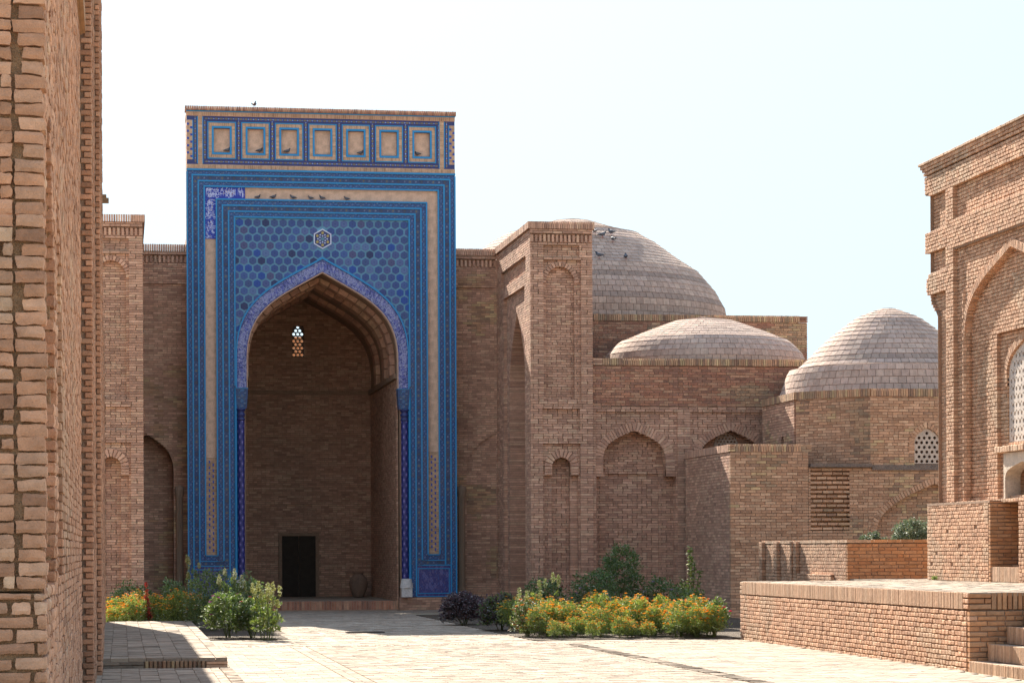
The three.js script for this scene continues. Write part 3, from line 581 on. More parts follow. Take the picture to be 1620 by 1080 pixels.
// ---------------------------------------------------------------- square block in front of the hall
{
  const T = new Thing('brick_block', 'plain square brick annex between the hall and the octagonal mausoleum', 'building', [15.8, 0, -61.5]);
  const o = { pal: PAL.mixed, rowH: 0.072, gap: 0.014, vgap: 0.016, joint: 0.018, split: 0.1 };
  wall(T, FZ(59.05), rect(14.816, 16.8, -0.1, 4.08), [{ r: 0 }], { ...o, pal: PAL.buff, patch: 'mixed' });
  wall(T, FL(14.816), rect(-63.9, -59.17, -0.1, 4.08), [{ r: 0 }], { ...o, pal: PAL.far, gain: 0.95 });
  soldiers(T, FZ(59.05), 14.95, 16.62, 4.085, 4.27, 0.02, { w: 0.064, pal: PAL.mixed });
  for (let i = 0; i < 3; i++) layRow(T, FZ(59.05), [[14.8, 14.94], [16.63, 16.88]], 4.085 + i * 0.061, 4.145 + i * 0.061, 0.02, 0.12, i, { ...o, type: 'brick', len: 0.5, jit: 0.002, bev: 0 });
  soldiers(T, FL(14.816), -63.9, -59.18, 4.085, 4.268, 0.02, { w: 0.064, pal: PAL.far });
  T.mesh('body', uvBox(14.87, 16.78, -0.1, 4.22, 59.4, 63.9), mortarMat);
  T.finish({ brick: { rest: 'brickwork' }, coping_brick: { max: 40, rest: 'coping_work' } });
}
// ---------------------------------------------------------------- octagonal mausoleum
{
  const T = new Thing('octagonal_mausoleum', 'low brick octagonal mausoleum with tiled dome and pierced arched window', 'building', [19.9, 0, -62.4]);
  const F = FZ(59.06), o = { pal: PAL.buff, patch: 'mixed', rowH: 0.07, gap: 0.014, vgap: 0.014, joint: 0.018 };
  const big = archPoly(20.05, 1.5, 0.2, 2.1, 3.3, 14, [0.45, 0.55, 0.72]), win = archPoly(19.87, 0.335, 3.78, 4.3, 4.7, 12);
  wall(T, F, [[16.81, -0.1], [21.6, -0.1], [21.6, 5.465], [18.4, 5.465], [18.4, 3.70], [16.81, 3.70]], [
    { r: 0, holes: [rect(16.86, 17.86, 2.12, 3.62), big, win] }, { r: -0.14, holes: [archPoly(19.87, 0.30, 3.82, 4.28, 4.65, 12)] }, { r: -0.5 }], o);
  for (let i = 0; i < 13; i++) layRow(T, F, [[16.86, 17.86]], 2.15 + i * 0.1135, 2.222 + i * 0.1135, 0.0, 0.13, i, { ...o, type: 'brick', len: 0.26, vgap: 0.02, jit: 0.003, split: 0, bev: 0 });
  T.mesh('sill_ledge', merge([uvBox(16.84, 18.42, 3.705, 3.79, 58.96, 60.6), uvBox(18.43, 21.6, 3.63, 3.76, 59.02, 59.2)]), std({ color: lin(0.24, 0.18, 0.15), map: grainTex, bumpMap: grainBump, bumpScale: 0.02 }));
  voussoirs(T, F, archCurve(20.05, 1.5, 2.1, 3.3, 14, [0.45, 0.55, 0.72]), 0.15, 0.015, { pal: PAL.buff });
  voussoirs(T, F, [[20.2, 4.05], ...archCurve(19.87, 0.335, 4.3, 4.7, 12), [19.535, 4.05]], 0.14, 0.015, { pal: PAL.buff });
  T.mesh('lattice_screen', lattice(F, archPoly(19.87, 0.33, 3.79, 4.29, 4.69, 12), 0.135, 0.042, -0.03, 0.05), latticeMat);
  const L = Math.hypot(1.48, 1.57), B = frame([16.92, 0, -60.63], [1.48 / L, 0, 1.57 / L]);
  wall(T, B, rect(0.01, L + 0.0, 3.75, 5.465), [{ r: 0 }], { ...o, thick: 0.3 });
  wall(T, FL(16.92), rect(-63.9, -60.76, 3.6, 5.465), [{ r: 0, holes: [archPoly(-61.9, 0.16, 4.2, 4.4, 4.62, 6)] }, { r: -0.25 }], { ...o, pal: PAL.far });
  soldiers(T, B, 0.0, L, 5.47, 5.66, 0.03, { w: 0.064, pal: PAL.mixed });
  soldiers(T, F, 18.42, 21.6, 5.47, 5.66, 0.03, { w: 0.064, pal: PAL.mixed });
  soldiers(T, FL(16.92), -63.9, -60.66, 5.47, 5.658, 0.03, { w: 0.064, pal: PAL.mixed });
  const s = new THREE.Shape([[17.3, 60.9], [18.55, 59.55], [21.6, 59.55], [23, 60.9], [23, 65], [17.3, 65]].map(p => new THREE.Vector2(p[0], p[1])));
  const g0 = new THREE.ExtrudeGeometry(s, { depth: 5.65, bevelEnabled: false }); g0.rotateX(-Math.PI / 2); g0.translate(0, -0.1, 0);
  T.mesh('body', g0, mortarMat);
  const prof = [[2.95, 5.5], [2.84, 5.72], [2.62, 6.36], [2.40, 6.40, 1], [2.22, 6.55], [1.62, 7.15], [0.85, 7.74], [0.22, 7.98], [0.02, 8.01]];
  const g = dome(T, 19.96, 62.5, prof, { th: 0.19, tw: 0.215, shingle: 0.004, darkRings: [6.5] });
  T.finish({ brick: { rest: 'brickwork' }, coping_brick: { max: 60, rest: 'coping_work' }, voussoir: { max: 100 }, dome_tile: { max: 300, parent: g, rest: 'dome_tiling' } });
}
// ---------------------------------------------------------------- right building on the podium
{
  const T = new Thing('sunlit_portal', 'sunlit brick portal with corbelled bands and tall arch on the podium', 'building', [16.5, 1.08, -43]);
  const F = FL(15.62), o = { pal: PAL.buff, len: 0.13, rowH: 0.0685, gap: 0.014, vgap: 0.014, joint: 0.02, bev: 0.005, jit: 0.004, split: 0, depth: 0.09, thick: 0.35, patch: 'pale' };
  const R = (D0, D1, v0, v1) => rect(-D0, -D1, v0, v1);
  const N = -38.6;
  const outer = [[-45.68, 2.5], [N, 2.5], [N, 8.95], [-46.4, 8.95], [-46.38, 8.58], [-46.1, 8.56], [-46.1, 7.83], [-46.38, 7.81], [-46.38, 7.46], [-46.1, 7.44], [-46.1, 7.03], [-46.3, 6.93], [-46.3, 6.65], [-46.1, 6.63], [-46.02, 6.45], [-45.8, 6.28], [-45.68, 6.15]];
  const archS = archCurve(-41.85, 2.44, 5.6, 7.05, 16), arch = [[-44.29, 2.56], [-39.41, 2.56], ...archS];
  const winF = rect(-42.93, -39.9, 2.6, 5.6), winA = archPoly(-41.7, 0.88, 3.6, 4.8, 5.4);
  wall(T, F, outer, [
    { r: 0.05, holes: [[[-46.08, 7.86], [-45.15, 7.86], [-45.15, 8.54], [-46.08, 8.54]], R(44.73, 38.8, 7.9, 8.55), [[-46.08, 7.05], [-45.15, 7.05], [-45.15, 7.43], [-46.08, 7.43]], [[-45.66, 2.53], [-45.15, 2.53], [-45.15, 6.62], [-46.05, 6.62], [-45.99, 6.46], [-45.78, 6.29], [-45.66, 6.16]], R(44.73, 38.8, 2.54, 7.33)] },
    { r: -0.035, holes: [arch] }, { r: -0.15, holes: [winF] }, { r: -0.22, holes: [winA, rect(-42.5, -40.4, 2.62, 3.2)] }, { r: -0.75 }], o);
  voussoirs(T, F, archS, 0.15, -0.01, { pal: PAL.buff, bev: 0.003, depth: 0.2, step: 0.07 });
  voussoirs(T, F, [[-40.82, 4.6], ...archCurve(-41.7, 0.88, 4.8, 5.4), [-42.58, 4.6]], 0.14, -0.2, { pal: PAL.buff, depth: 0.2 });
  T.mesh('lattice_screen', lattice(F, archPoly(-41.7, 0.875, 3.6, 4.8, 5.39), 0.17, 0.042, -0.25, 0.06, 8, 0.022), std({ color: lin(0.66, 0.58, 0.52), map: grainTex }));
  { // engaged shaft in the jamb
    const c = new THREE.CylinderGeometry(0.085, 0.085, 4.0, 18, 1); c.translate(15.62 + 0.10, 4.55, -44.36);
    T.mesh('engaged_column', c, mortarMat);
    for (let v = 2.57, r = 0; v < 6.5; v += 0.0685, r++) for (let k = 0; k < 5; k++) {
      const a0 = -0.3 + k * 0.62 + (r % 2) * 0.2, a1 = a0 + 0.58, q = a => [15.72 - Math.cos(a) * 0.1, 0, -44.36 + Math.sin(a) * 0.1], A = q(a0), B = q(a1), am = (a0 + a1) / 2;
      T.piece('shaft_brick', [[A[0], v + 0.006, A[2]], [B[0], v + 0.006, B[2]], [B[0], v + 0.061, B[2]], [A[0], v + 0.061, A[2]]], [-Math.cos(am), 0, Math.sin(am)], 0.03, 0, tone(PAL.buff, v, r, {}));
    }
  }
  // white plastered hood over the doorway
  const hood = slab(F, [[-42.56, 2.58], [-42.48, 2.58], [-42.48, 2.95], ...archCurve(-41.63, 0.85, 2.95, 3.22, 8).reverse(), [-40.78, 2.58], [-40.4, 2.58], [-40.4, 3.4], [-42.56, 3.4]], [], -0.42, -0.13);
  T.mesh('plaster_hood', hood, std({ color: lin(0.70, 0.60, 0.50), map: grainTex, bumpMap: grainBump, bumpScale: 0.01 }));
  soldiers(T, F, -42.85, -40.2, 3.41, 3.52, -0.06, { w: 0.13, bev: 0.01, pal: PAL.pale, depth: 0.3, jit: 0.008, type: 'hood_brick' });
  // cornice: two stepped courses
  for (const [v, r] of [[8.955, 0.07], [9.025, 0.085]]) layRow(T, F, [[-46.42 - (r - 0.085), N]], v, v + 0.069, r, 0.2, Math.round(v * 50), { ...o, type: 'brick', len: 0.13 });
  soldiers(T, F, -46.5, N, 9.095, 9.16, 0.10, { w: 0.2, bev: 0.004, depth: 0.4, pal: PAL.buff, type: 'coping_brick' });
  soldiers(T, F, -46.56, N, 9.165, 9.21, 0.13, { w: 0.22, bev: 0.004, depth: 0.4, pal: PAL.pale, type: 'coping_brick' });
  T.mesh('body', merge([uvBox(16.3, 22, 1.0, 9.15, 38.6, 45.6), uvBox(15.75, 16.31, 7.4, 9.15, 38.6, 46.0), uvBox(15.9, 16.31, 5.6, 7.4, 38.6, 39.3), uvBox(15.66, 16.31, 2.5, 9.1, 44.8, 45.62)]), mortarMat);
  // thick base either side of the doorway
  const W = FL(15.353);
  wall(T, W, R(45.66, 42.29, 1.05, 2.54), [{ r: 0 }], { ...o, thick: 0.5, miss: 0.004, v0: 1.08 });
  wall(T, FZ(42.18), rect(15.357, 16.25, 1.05, 2.53), [{ r: 0 }], { ...o, len: 0.25, pal: PAL.orange, patch: 'buff', depth: 0.09, thick: 0.4 });
  wall(T, W, R(40.77, 38.6, 1.05, 2.54), [{ r: 0 }], { ...o, thick: 0.5 });
  T.mesh('threshold', uvBox(15.40, 16.3, 1.0, 1.33, 40.79, 42.15), mortarMat);
  soldiers(T, W, -42.16, -40.79, 1.09, 1.35, -0.02, { w: 0.055, bev: 0.004, pal: PAL.pale, type: 'sill_brick', gap: 0.009 });
  T.mesh('base_core', merge([uvBox(15.40, 16.3, 1.0, 2.50, 42.62, 45.62), uvBox(15.40, 16.3, 1.0, 2.50, 38.6, 40.74), uvBox(16.26, 16.6, 1.0, 3.3, 38.6, 42.6)]), mortarMat);
  const slope = slab(W, R(45.66, 42.2, 2.5, 2.545), [], -0.34, 0.004); T.mesh('base_cap', slope, mortarMat);
  T.finish({ brick: { rest: 'brickwork' }, voussoir: { max: 150 }, shaft_brick: { max: 60 }, coping_brick: { max: 120 } });
}

// ---------------------------------------------------------------- the blue-tiled portal
function canvasTex(w, h, draw) { const c = document.createElement('canvas'); c.width = w; c.height = h; draw(c.getContext('2d'), w, h); const t = new THREE.CanvasTexture(c); t.colorSpace = THREE.SRGBColorSpace; t.wrapS = t.wrapT = THREE.RepeatWrapping; t.anisotropy = 4; return t; }
const rgb = (r, g, b, k = 1) => `rgb(${Math.round(r * k)},${Math.round(g * k)},${Math.round(b * k)})`;
function speckle(g, w, h, n, cols, s0, s1) { for (let i = 0; i < n; i++) { g.fillStyle = pick(cols); const s = rr(s0, s1); g.fillRect(rnd() * w, rnd() * h, s, s * rr(0.6, 1.4)); } }
function rosette(g, x, y, R, petals, pc, cc) { for (let k = 0; k < petals; k++) { const a = k / petals * Math.PI * 2; g.fillStyle = pc; g.beginPath(); g.ellipse(x + Math.cos(a) * R * 0.55, y + Math.sin(a) * R * 0.55, R * 0.42, R * 0.24, a, 0, 7); g.fill(); } g.fillStyle = cc; g.beginPath(); g.arc(x, y, R * 0.32, 0, 7); g.fill(); }
const bandA = canvasTex(128, 512, (g, w, h) => { // narrow border, four motifs
  g.fillStyle = rgb(34, 60, 116); g.fillRect(0, 0, w, h); speckle(g, w, h, 300, [rgb(24, 40, 84), rgb(52, 104, 142), rgb(70, 70, 92), rgb(86, 80, 80), rgb(32, 100, 146), rgb(60, 120, 150)], 4, 12);
  for (let k = 0; k < 4; k++) { const y = (k + 0.5) * 128; g.strokeStyle = rgb(70, 120, 180); g.lineWidth = 5; g.beginPath(); g.moveTo(20, y - 60); g.quadraticCurveTo(110, y - 30, 64, y); g.quadraticCurveTo(18, y + 30, 108, y + 62); g.stroke(); rosette(g, 64, y, 30, 6, pick([rgb(64, 104, 165), rgb(84, 92, 130), rgb(56, 96, 150)]), pick([rgb(132, 112, 80), rgb(110, 92, 84), rgb(74, 118, 160)])); rosette(g, k % 2 ? 30 : 98, y + 62, 17, 5, rgb(110, 130, 175), rgb(120, 100, 80)); }
});
const bandB = canvasTex(128, 512, (g, w, h) => { // middle border, two large rosettes
  g.fillStyle = rgb(44, 64, 108); g.fillRect(0, 0, w, h); speckle(g, w, h, 420, [rgb(54, 64, 96), rgb(30, 66, 118), rgb(62, 100, 142), rgb(92, 86, 100), rgb(26, 40, 80)], 4, 12);
  for (let k = 0; k < 2; k++) { const y = (k + 0.5) * 256; rosette(g, 64, y, 50, 8, k ? rgb(66, 84, 118) : rgb(52, 62, 96), k ? rgb(120, 108, 74) : rgb(70, 74, 84)); rosette(g, 64, y + 128, 26, 6, rgb(96, 122, 168), rgb(128, 114, 78)); for (const s of [-1, 1]) rosette(g, 64 + s * 42, y + 74, 14, 5, rgb(84, 116, 170), rgb(120, 106, 90)); }
});
const friezeTex = canvasTex(128, 512, (g, w, h) => {
  g.fillStyle = rgb(44, 52, 112); g.fillRect(0, 0, w, h); speckle(g, w, h, 160, [rgb(32, 36, 104), rgb(52, 60, 140)], 4, 12);
  g.fillStyle = rgb(120, 105, 70); g.fillRect(60, 0, 8, h);
  for (let k = 0; k < 4; k++) { const y = k * 128 + 64; g.fillStyle = rgb(132, 116, 74); g.beginPath(); g.ellipse(64, y, 26, 40, 0, 0, 7); g.fill(); g.fillStyle = rgb(70, 84, 110); g.beginPath(); g.arc(64, y, 11, 0, 7); g.fill(); g.fillStyle = rgb(150, 175, 232); g.beginPath(); for (let a = 0; a < 8; a++) { const q = a / 8 * Math.PI * 2, R = a % 2 ? 12 : 24; g.lineTo(64 + Math.cos(q) * R, k * 128 + Math.sin(q) * R); } g.fill(); }
});
function script(g, x, y, w, h, n, col, lw) { // flowing calligraphic strokes with uprights and dots
  g.strokeStyle = col; g.fillStyle = col; g.lineCap = 'round';
  for (let i = 0; i < n; i++) {
    const px = x + rnd() * w, py = y + rnd() * h, s = Math.min(w, h) * rr(0.12, 0.34); g.lineWidth = lw * rr(0.6, 1.3); g.beginPath(); g.moveTo(px, py);
    const m = i % 4;
    if (m === 0) g.bezierCurveTo(px - s, py + s * 0.9, px - s * 2.2, py + s * 0.5, px - s * 1.7, py - s * 0.5);
    else if (m === 1) g.lineTo(px + rr(-0.1, 0.1) * s, py - s * 2.1);
    else if (m === 2) g.bezierCurveTo(px + s * 0.9, py - s, px + s * 1.6, py + s * 0.8, px + s * 2.4, py - s * 0.2);
    else { g.arc(px, py, s * 0.45, 0.4, 5.4); }
    g.stroke(); if (i % 5 === 0) { g.beginPath(); g.arc(px + s * 0.4, py - s * 0.8, lw * 0.9, 0, 7); g.fill(); }
  }
}
const inscrTex = canvasTex(256, 1024, (g, w, h) => {
  g.fillStyle = rgb(30, 50, 158); g.fillRect(0, 0, w, h); speckle(g, w, h, 500, [rgb(24, 40, 138), rgb(38, 62, 172)], 6, 16);
  script(g, 30, 30, w - 60, h - 60, 60, rgb(70, 98, 186), 6); script(g, 30, 20, w - 60, h - 40, 84, rgb(198, 204, 232), 8);
  for (let i = 0; i < 26; i++) { g.fillStyle = rgb(190, 150, 60); g.beginPath(); g.arc(rnd() * w, rnd() * h, 8, 0, 7); g.fill(); }
});
const inscrTexH = canvasTex(1024, 256, (g, w, h) => {
  g.fillStyle = rgb(30, 50, 158); g.fillRect(0, 0, w, h); speckle(g, w, h, 500, [rgb(24, 40, 138), rgb(38, 62, 172)], 6, 16);
  for (let i = 0; i < 16; i++) { g.strokeStyle = rgb(196, 202, 232); g.lineWidth = 7; g.beginPath(); const x = 40 + i * 62; g.moveTo(x, 210 - rnd() * 60); g.lineTo(x + rr(-8, 8), 40 + rnd() * 40); g.stroke(); }
  script(g, 30, 40, w - 60, h - 70, 52, rgb(198, 204, 232), 9); for (let i = 0; i < 22; i++) { g.fillStyle = rgb(196, 152, 60); g.beginPath(); g.arc(rnd() * w, rnd() * h, 8, 0, 7); g.fill(); }
});
const ringTex = canvasTex(256, 1024, (g, w, h) => {
  g.fillStyle = rgb(48, 58, 118); g.fillRect(0, 0, w, h); speckle(g, w, h, 700, [rgb(38, 44, 100), rgb(54, 74, 146), rgb(76, 84, 138)], 6, 16);
  script(g, 20, 0, w - 40, h, 130, rgb(86, 92, 178), 6); script(g, 24, 0, w - 48, h, 150, rgb(160, 164, 196), 6);
});
const hexTex = canvasTex(256, 256, (g, w, h) => { g.fillStyle = rgb(250, 250, 250); g.fillRect(0, 0, w, h); g.lineWidth = 7; for (let k = 0; k < 6; k++) { const a = k / 6 * Math.PI * 2; g.strokeStyle = rgb(196, 206, 226); g.beginPath(); g.moveTo(128, 128); g.lineTo(128 + Math.cos(a) * 100, 128 + Math.sin(a) * 100); g.stroke(); g.fillStyle = rgb(205, 212, 235); g.beginPath(); g.arc(128 + Math.cos(a + 0.52) * 72, 128 + Math.sin(a + 0.52) * 72, 17, 0, 7); g.fill(); } g.fillStyle = rgb(180, 196, 222); g.beginPath(); g.arc(128, 128, 26, 0, 7); g.fill(); });
const shaftTex = canvasTex(256, 512, (g, w, h) => { g.fillStyle = rgb(28, 36, 104); g.fillRect(0, 0, w, h); speckle(g, w, h, 260, [rgb(26, 26, 98), rgb(46, 52, 150)], 5, 14); for (let r = 0; r < 2; r++) for (let k = 0; k < 4; k++) { const x = k * 64 + 32, y = r * 256 + (k % 2) * 128 + 64; g.strokeStyle = rgb(120, 116, 186); g.lineWidth = 5; g.beginPath(); g.ellipse(x, y, 24, 52, 0, 0, 7); g.stroke(); g.fillStyle = rgb(140, 130, 190); g.beginPath(); g.ellipse(x, y, 12, 30, 0, 0, 7); g.fill(); } });
const dadoTex = canvasTex(512, 256, (g, w, h) => { g.fillStyle = rgb(58, 54, 118); g.fillRect(0, 0, w, h); speckle(g, w, h, 900, [rgb(70, 62, 120), rgb(46, 46, 116), rgb(92, 82, 130), rgb(60, 76, 140)], 5, 16); for (let i = 0; i < 24; i++) rosette(g, rnd() * w, rnd() * h, 24, 6, rgb(98, 92, 146), rgb(70, 80, 140)); });
const glaze = o => new THREE.MeshPhysicalMaterial({ roughness: 0.42, ...o });
const MAT = {
  a: glaze({ map: bandA }), b: glaze({ map: bandB }), f: glaze({ map: friezeTex }), ins: glaze({ map: inscrTex }), insH: glaze({ map: inscrTexH }), ring: glaze({ map: ringTex }), dado: glaze({ map: dadoTex }), shaft: glaze({ map: shaftTex }),
  turq: glaze({ color: lin(0.012, 0.235, 0.52) }), turqD: glaze({ color: lin(0.02, 0.15, 0.34) }), navy: glaze({ color: lin(0.025, 0.034, 0.145) }), cobalt: glaze({ color: lin(0.02, 0.06, 0.36) }),
  grout: glaze({ color: lin(0.145, 0.36, 0.55), roughness: 0.55, map: grainTex }),
};
const IC = 5.615, ID = 69.2;
const portal = new Thing('blue_tiled_portal', 'tall blue tiled portal with pointed arch and dark deep hall', 'portal', [IC, 0, -ID]);
{
  const T = portal, F = FZ(ID), H = (h0, h1, v0, v1) => rect(IC + h0, IC + h1, v0, v1);
  const inner = archCurve(IC, 2.11, 7.05, 9.486, 20), outer = archCurve(IC, 2.435, 7.15, 9.93, 20), openP = [[IC - 2.16, 0.02], [IC + 2.16, 0.02], ...archCurve(IC, 2.16, 7.05, 9.53, 20)];
  T.mesh('core', slab(F, H(-3.76, 3.76, -0.1, 14.0), [openP.map(p => [p[0], Math.max(p[1], -0.05)])], -1.7, -0.1), mortarMat);
  const box = (name, u0, u1, v0, v1, r0, r1, mat, parent) => T.mesh(name, slab(F, rect(u0, u1, v0, v1), [], r0, r1), mat, parent);
  const tints = {};
  const tinted = mat => (tints[mat.uuid] ||= [0.82, 0.92, 1.0, 1.08].map((k, i) => { const m = mat.clone(); m.color.setRGB(k, k * (1 + (i - 1.5) * 0.03), k * 1.0); m.roughness = 0.36 + 0.08 * i; return m; }));
  const band = (name, u0, u1, v0, v1, mat, period, horiz, r1 = 0) => {            // laid in panels of slightly different firing
    const L = horiz ? u1 - u0 : v1 - v0, n = Math.max(1, Math.round(L / 0.85)); let pos = 0;
    for (let k = 0; k < n; k++) {
      const e = k === n - 1 ? L : (k + 1) * L / n + rr(-0.12, 0.12), a0 = horiz ? u0 + pos : u0, a1 = horiz ? u0 + e - (k < n - 1 ? 0.004 : 0) : u1, b0 = horiz ? v0 : v0 + pos, b1 = horiz ? v1 : v0 + e - (k < n - 1 ? 0.004 : 0); pos = e;
      const g = slab(F, rect(a0, a1, b0, b1), [], -0.11, r1 + (n > 1 ? rr(-0.003, 0.003) : 0)), p = g.attributes.position, uv = g.attributes.uv;
      for (let i = 0; i < p.count; i++) { const a = (p.getX(i) - u0), b = (p.getY(i) - v0); if (horiz) uv.setXY(i, b / (v1 - v0), a / period); else uv.setXY(i, a / (u1 - u0), b / period); }
      T.mesh(name, g, pick(tinted(mat)));
    }
  };
  // concentric border: bands and turquoise listels
  const bands = [[3.615, 3.765, 12.175, 12.30, 'a', 0.62], [3.45, 3.615, 12.01, 12.175, 'b', 0.66], [3.29, 3.45, 11.865, 12.01, 'a', 0.62], [2.785, 2.945, 11.335, 11.50, 'a', 0.62], [2.615, 2.785, 11.17, 11.335, 'b', 0.66], [2.455, 2.615, 11.02, 11.17, 'a', 0.62]];
  const foot = [0.37, 1.27, 1.41, 1.41, 1.27, 0.37];
  bands.forEach(([h0, h1, v0, v1, m, per], k) => {
    band('tile_border', IC - h1, IC + h1, v0, v1, MAT[m], per, true, k < 3 ? 0 : 0.03);
    for (const s of [-1, 1]) band('tile_border', Math.min(IC + s * h0, IC + s * h1), Math.max(IC + s * h0, IC + s * h1), foot[k], v0 - 0.001, MAT[m], per, false, k < 3 ? 0 : 0.03);
  });
  for (const s of [-1, 1]) {                                      // borders turning under the plaster strip, dado panel
    const u = (a, b) => [Math.min(IC + s * a, IC + s * b), Math.max(IC + s * a, IC + s * b)];
    band('tile_border', ...u(2.945, 3.29), 1.41, 1.55, MAT.a, 0.62, true, 0.004); band('tile_border', ...u(2.785, 3.45), 1.271, 1.408, MAT.b, 0.66, true, 0.004);
    { const [a, b] = u(2.617, 3.613), g = slab(F, rect(a, b, 0.37, 1.269), [], -0.11, 0.0), p = g.attributes.position; for (let i = 0; i < p.count; i++) g.attributes.uv.setXY(i, (p.getX(i) - a) / 1.0, (p.getY(i) - 0.37) / 0.9 * 0.9); T.mesh('dado_panel', g, MAT.dado); }
    for (const [v0, v1, a, b] of [[1.255, 1.283, 2.62, 3.61], [1.395, 1.42, 2.79, 3.445], [1.55, 1.578, 2.95, 3.285], [1.16, 1.185, 2.66, 3.57], [0.46, 0.485, 2.66, 3.57], [0.372, 0.395, 2.46, 3.76]]) { const q = u(a, b); box('listel', q[0], q[1], v0, v1, -0.02, 0.018, MAT.turq); }
    for (const a of [2.66, 3.545]) { const q = u(a, a + 0.025); box('listel', q[0], q[1], 0.486, 1.159, -0.02, 0.017, MAT.turq); }
    for (const [h, foot2] of [[3.752, 0.4], [3.605, 0.4], [3.44, 1.29], [3.277, 1.579], [2.94, 1.579], [2.775, 1.42], [2.605, 0.4], [2.442, 6.3]]) { const q = u(h - 0.008, h + 0.034), yt = { 3.752: 12.27, 3.605: 12.16, 3.44: 11.998, 3.277: 11.85, 2.94: 11.488, 2.775: 11.322, 2.605: 11.158, 2.442: 11.005 }[h]; box('listel', q[0], q[1], foot2, yt, -0.02, h < 3 ? 0.045 : 0.016, MAT.turq); }
  }
  for (const [h, v, r] of [[3.631, 12.161, 0.016], [3.466, 11.999, 0.016], [3.303, 11.851, 0.016], [2.966, 11.489, 0.045], [2.801, 11.323, 0.045], [2.631, 11.159, 0.045], [2.468, 11.006, 0.045]]) box('listel', IC - h - 0.008, IC + h + 0.008, v - 0.008, v + 0.034, -0.02, r + 0.002, MAT.turq);
  box('listel', IC - 3.778, IC + 3.778, 12.30, 12.352, -0.1, 0.02, MAT.turq);
  // plaster strip (repair) running round the border, with a surviving piece of inscription
  const pl = [[IC - 3.277, 4.29], [IC - 2.966, 4.29], [IC - 2.966, 11.489], [IC + 2.966, 11.489], [IC + 2.966, 4.46], [IC + 3.277, 4.46], [IC + 3.277, 11.851], [3.46, 11.851], [3.46, 11.505], [IC - 2.98, 11.505], [IC - 2.98, 10.4], [IC - 3.277, 10.4]];
  T.mesh('plaster_strip', slab(F, pl, [], -0.12, -0.045), plasterMat);
  { const g = slab(F, rect(IC - 3.276, IC - 2.967, 10.401, 11.504), [], -0.12, -0.02), p = g.attributes.position; for (let i = 0; i < p.count; i++) g.attributes.uv.setXY(i, (p.getX(i) - IC + 3.277) / 0.31, (p.getY(i) - 10.4) / 1.2); T.mesh('inscription_panel', g, MAT.ins, null, 'cobalt tile inscription in white flowing script'); }
  { const g = slab(F, rect(IC - 3.276, 3.459, 11.506, 11.85), [], -0.12, -0.019), p = g.attributes.position; for (let i = 0; i < p.count; i++) g.attributes.uv.setXY(i, (p.getX(i) - IC + 3.277) / 1.12, (p.getY(i) - 11.506) / 0.345); T.mesh('inscription_panel', g, MAT.insH, null, 'cobalt tile inscription in white flowing script'); }
  // brick panels with blue glazed inserts below the plaster
  for (const s of [-1, 1]) {
    const a = Math.min(IC + s * 2.967, IC + s * 3.276), top = s < 0 ? 4.285 : 4.455;
    wall(T, F, rect(a, a + 0.309, 1.58, top), [{ r: -0.02 }], { pal: PAL.pale, rowH: 0.052, len: 0.155, gap: 0.007, vgap: 0.007, joint: 0.006, type: 'panel_brick', thick: 0.09, depth: 0.03, inL: 0.002, inR: 0.002, jit: 0.001, gain: 0.9, core: plasterMat });
    for (let k = 0, v = 1.68; v < top - 0.08; v += 0.0795, k++) { const u = a + (k % 2 ? 0.1 : 0.205); const g = slab(F, [[u - 0.02, v], [u + 0.018, v - 0.012], [u + 0.02, v + 0.065], [u - 0.018, v + 0.077]], [], -0.03, -0.012); T.mesh('glazed_insert', g, MAT.cobalt); }
  }
  // hexagon field
  const field = [[IC + 2.44, 11.004], [IC - 2.44, 11.004], [IC - 2.44, 7.2], [IC - 2.32, 7.2], ...archCurve(IC, 2.32, 7.25, 9.75, 16).reverse(), [IC + 2.32, 7.2], [IC + 2.44, 7.2]];
  const fieldHole = [[IC - 2.3, 7.25], [IC + 2.3, 7.25], ...archCurve(IC, 2.3, 7.3, 9.75, 16)];
  const fm = T.mesh('hexagon_field', slab(F, field, [], -0.11, -0.015), MAT.grout);
  const hexCols = [[64, 94, 154], [50, 78, 140], [44, 66, 126], [72, 88, 142], [58, 82, 134], [22, 74, 158], [84, 104, 154], [78, 80, 124], [34, 48, 98], [90, 116, 162]];
  const hexMats = hexCols.map(c => glaze({ color: new THREE.Color(rgb(...c)), map: hexTex }));
  const hexW = [0, 0, 1, 1, 2, 3, 3, 4, 4, 5, 6, 6, 7, 8, 9, 1, 4];
  for (let row = 0; row < 19; row++) for (let k = -11; k <= 11; k++) {
    const u = IC + (k + (row % 2 ? 0 : 0.5)) * 0.2435, v = 10.868 - row * 0.2125, R = 0.114;
    let P = []; for (let q = 0; q < 6; q++) { const a = (q + 0.5) / 6 * Math.PI * 2; P.push([u + Math.cos(a) * R, v + Math.sin(a) * R]); }
    if (Math.hypot(u - IC, v - 10.44) < 0.26) continue;
    const inside = spans(outer.concat([[IC - 2.435, 0], [IC + 2.435, 0]]), v).some(s => u > s[0] + 0.16 && u < s[1] - 0.16); if (inside || v < 7.25) continue;
    const lo = IC - 2.438, hi = IC + 2.438, clipE = (Q, f, x) => { const o = []; Q.forEach((p, i) => { const n = Q[(i + 1) % Q.length], a = f(p), b = f(n); if (a) o.push(p); if (a !== b) { const t = (x - p[0]) / (n[0] - p[0]); o.push([x, p[1] + (n[1] - p[1]) * t]); } }); return o; };
    P = clipE(P, p => p[0] > lo, lo); if (P.length > 2) P = clipE(P, p => p[0] < hi, hi); if (P.length < 3) continue;
    const cx = u, cy = v, rp = rr(0.002, 0.006), g = slab(frame([0, 0, 0], [1, 0, 0]), P.map(p => [p[0] - cx, p[1] - cy]), [], -0.02, 0);
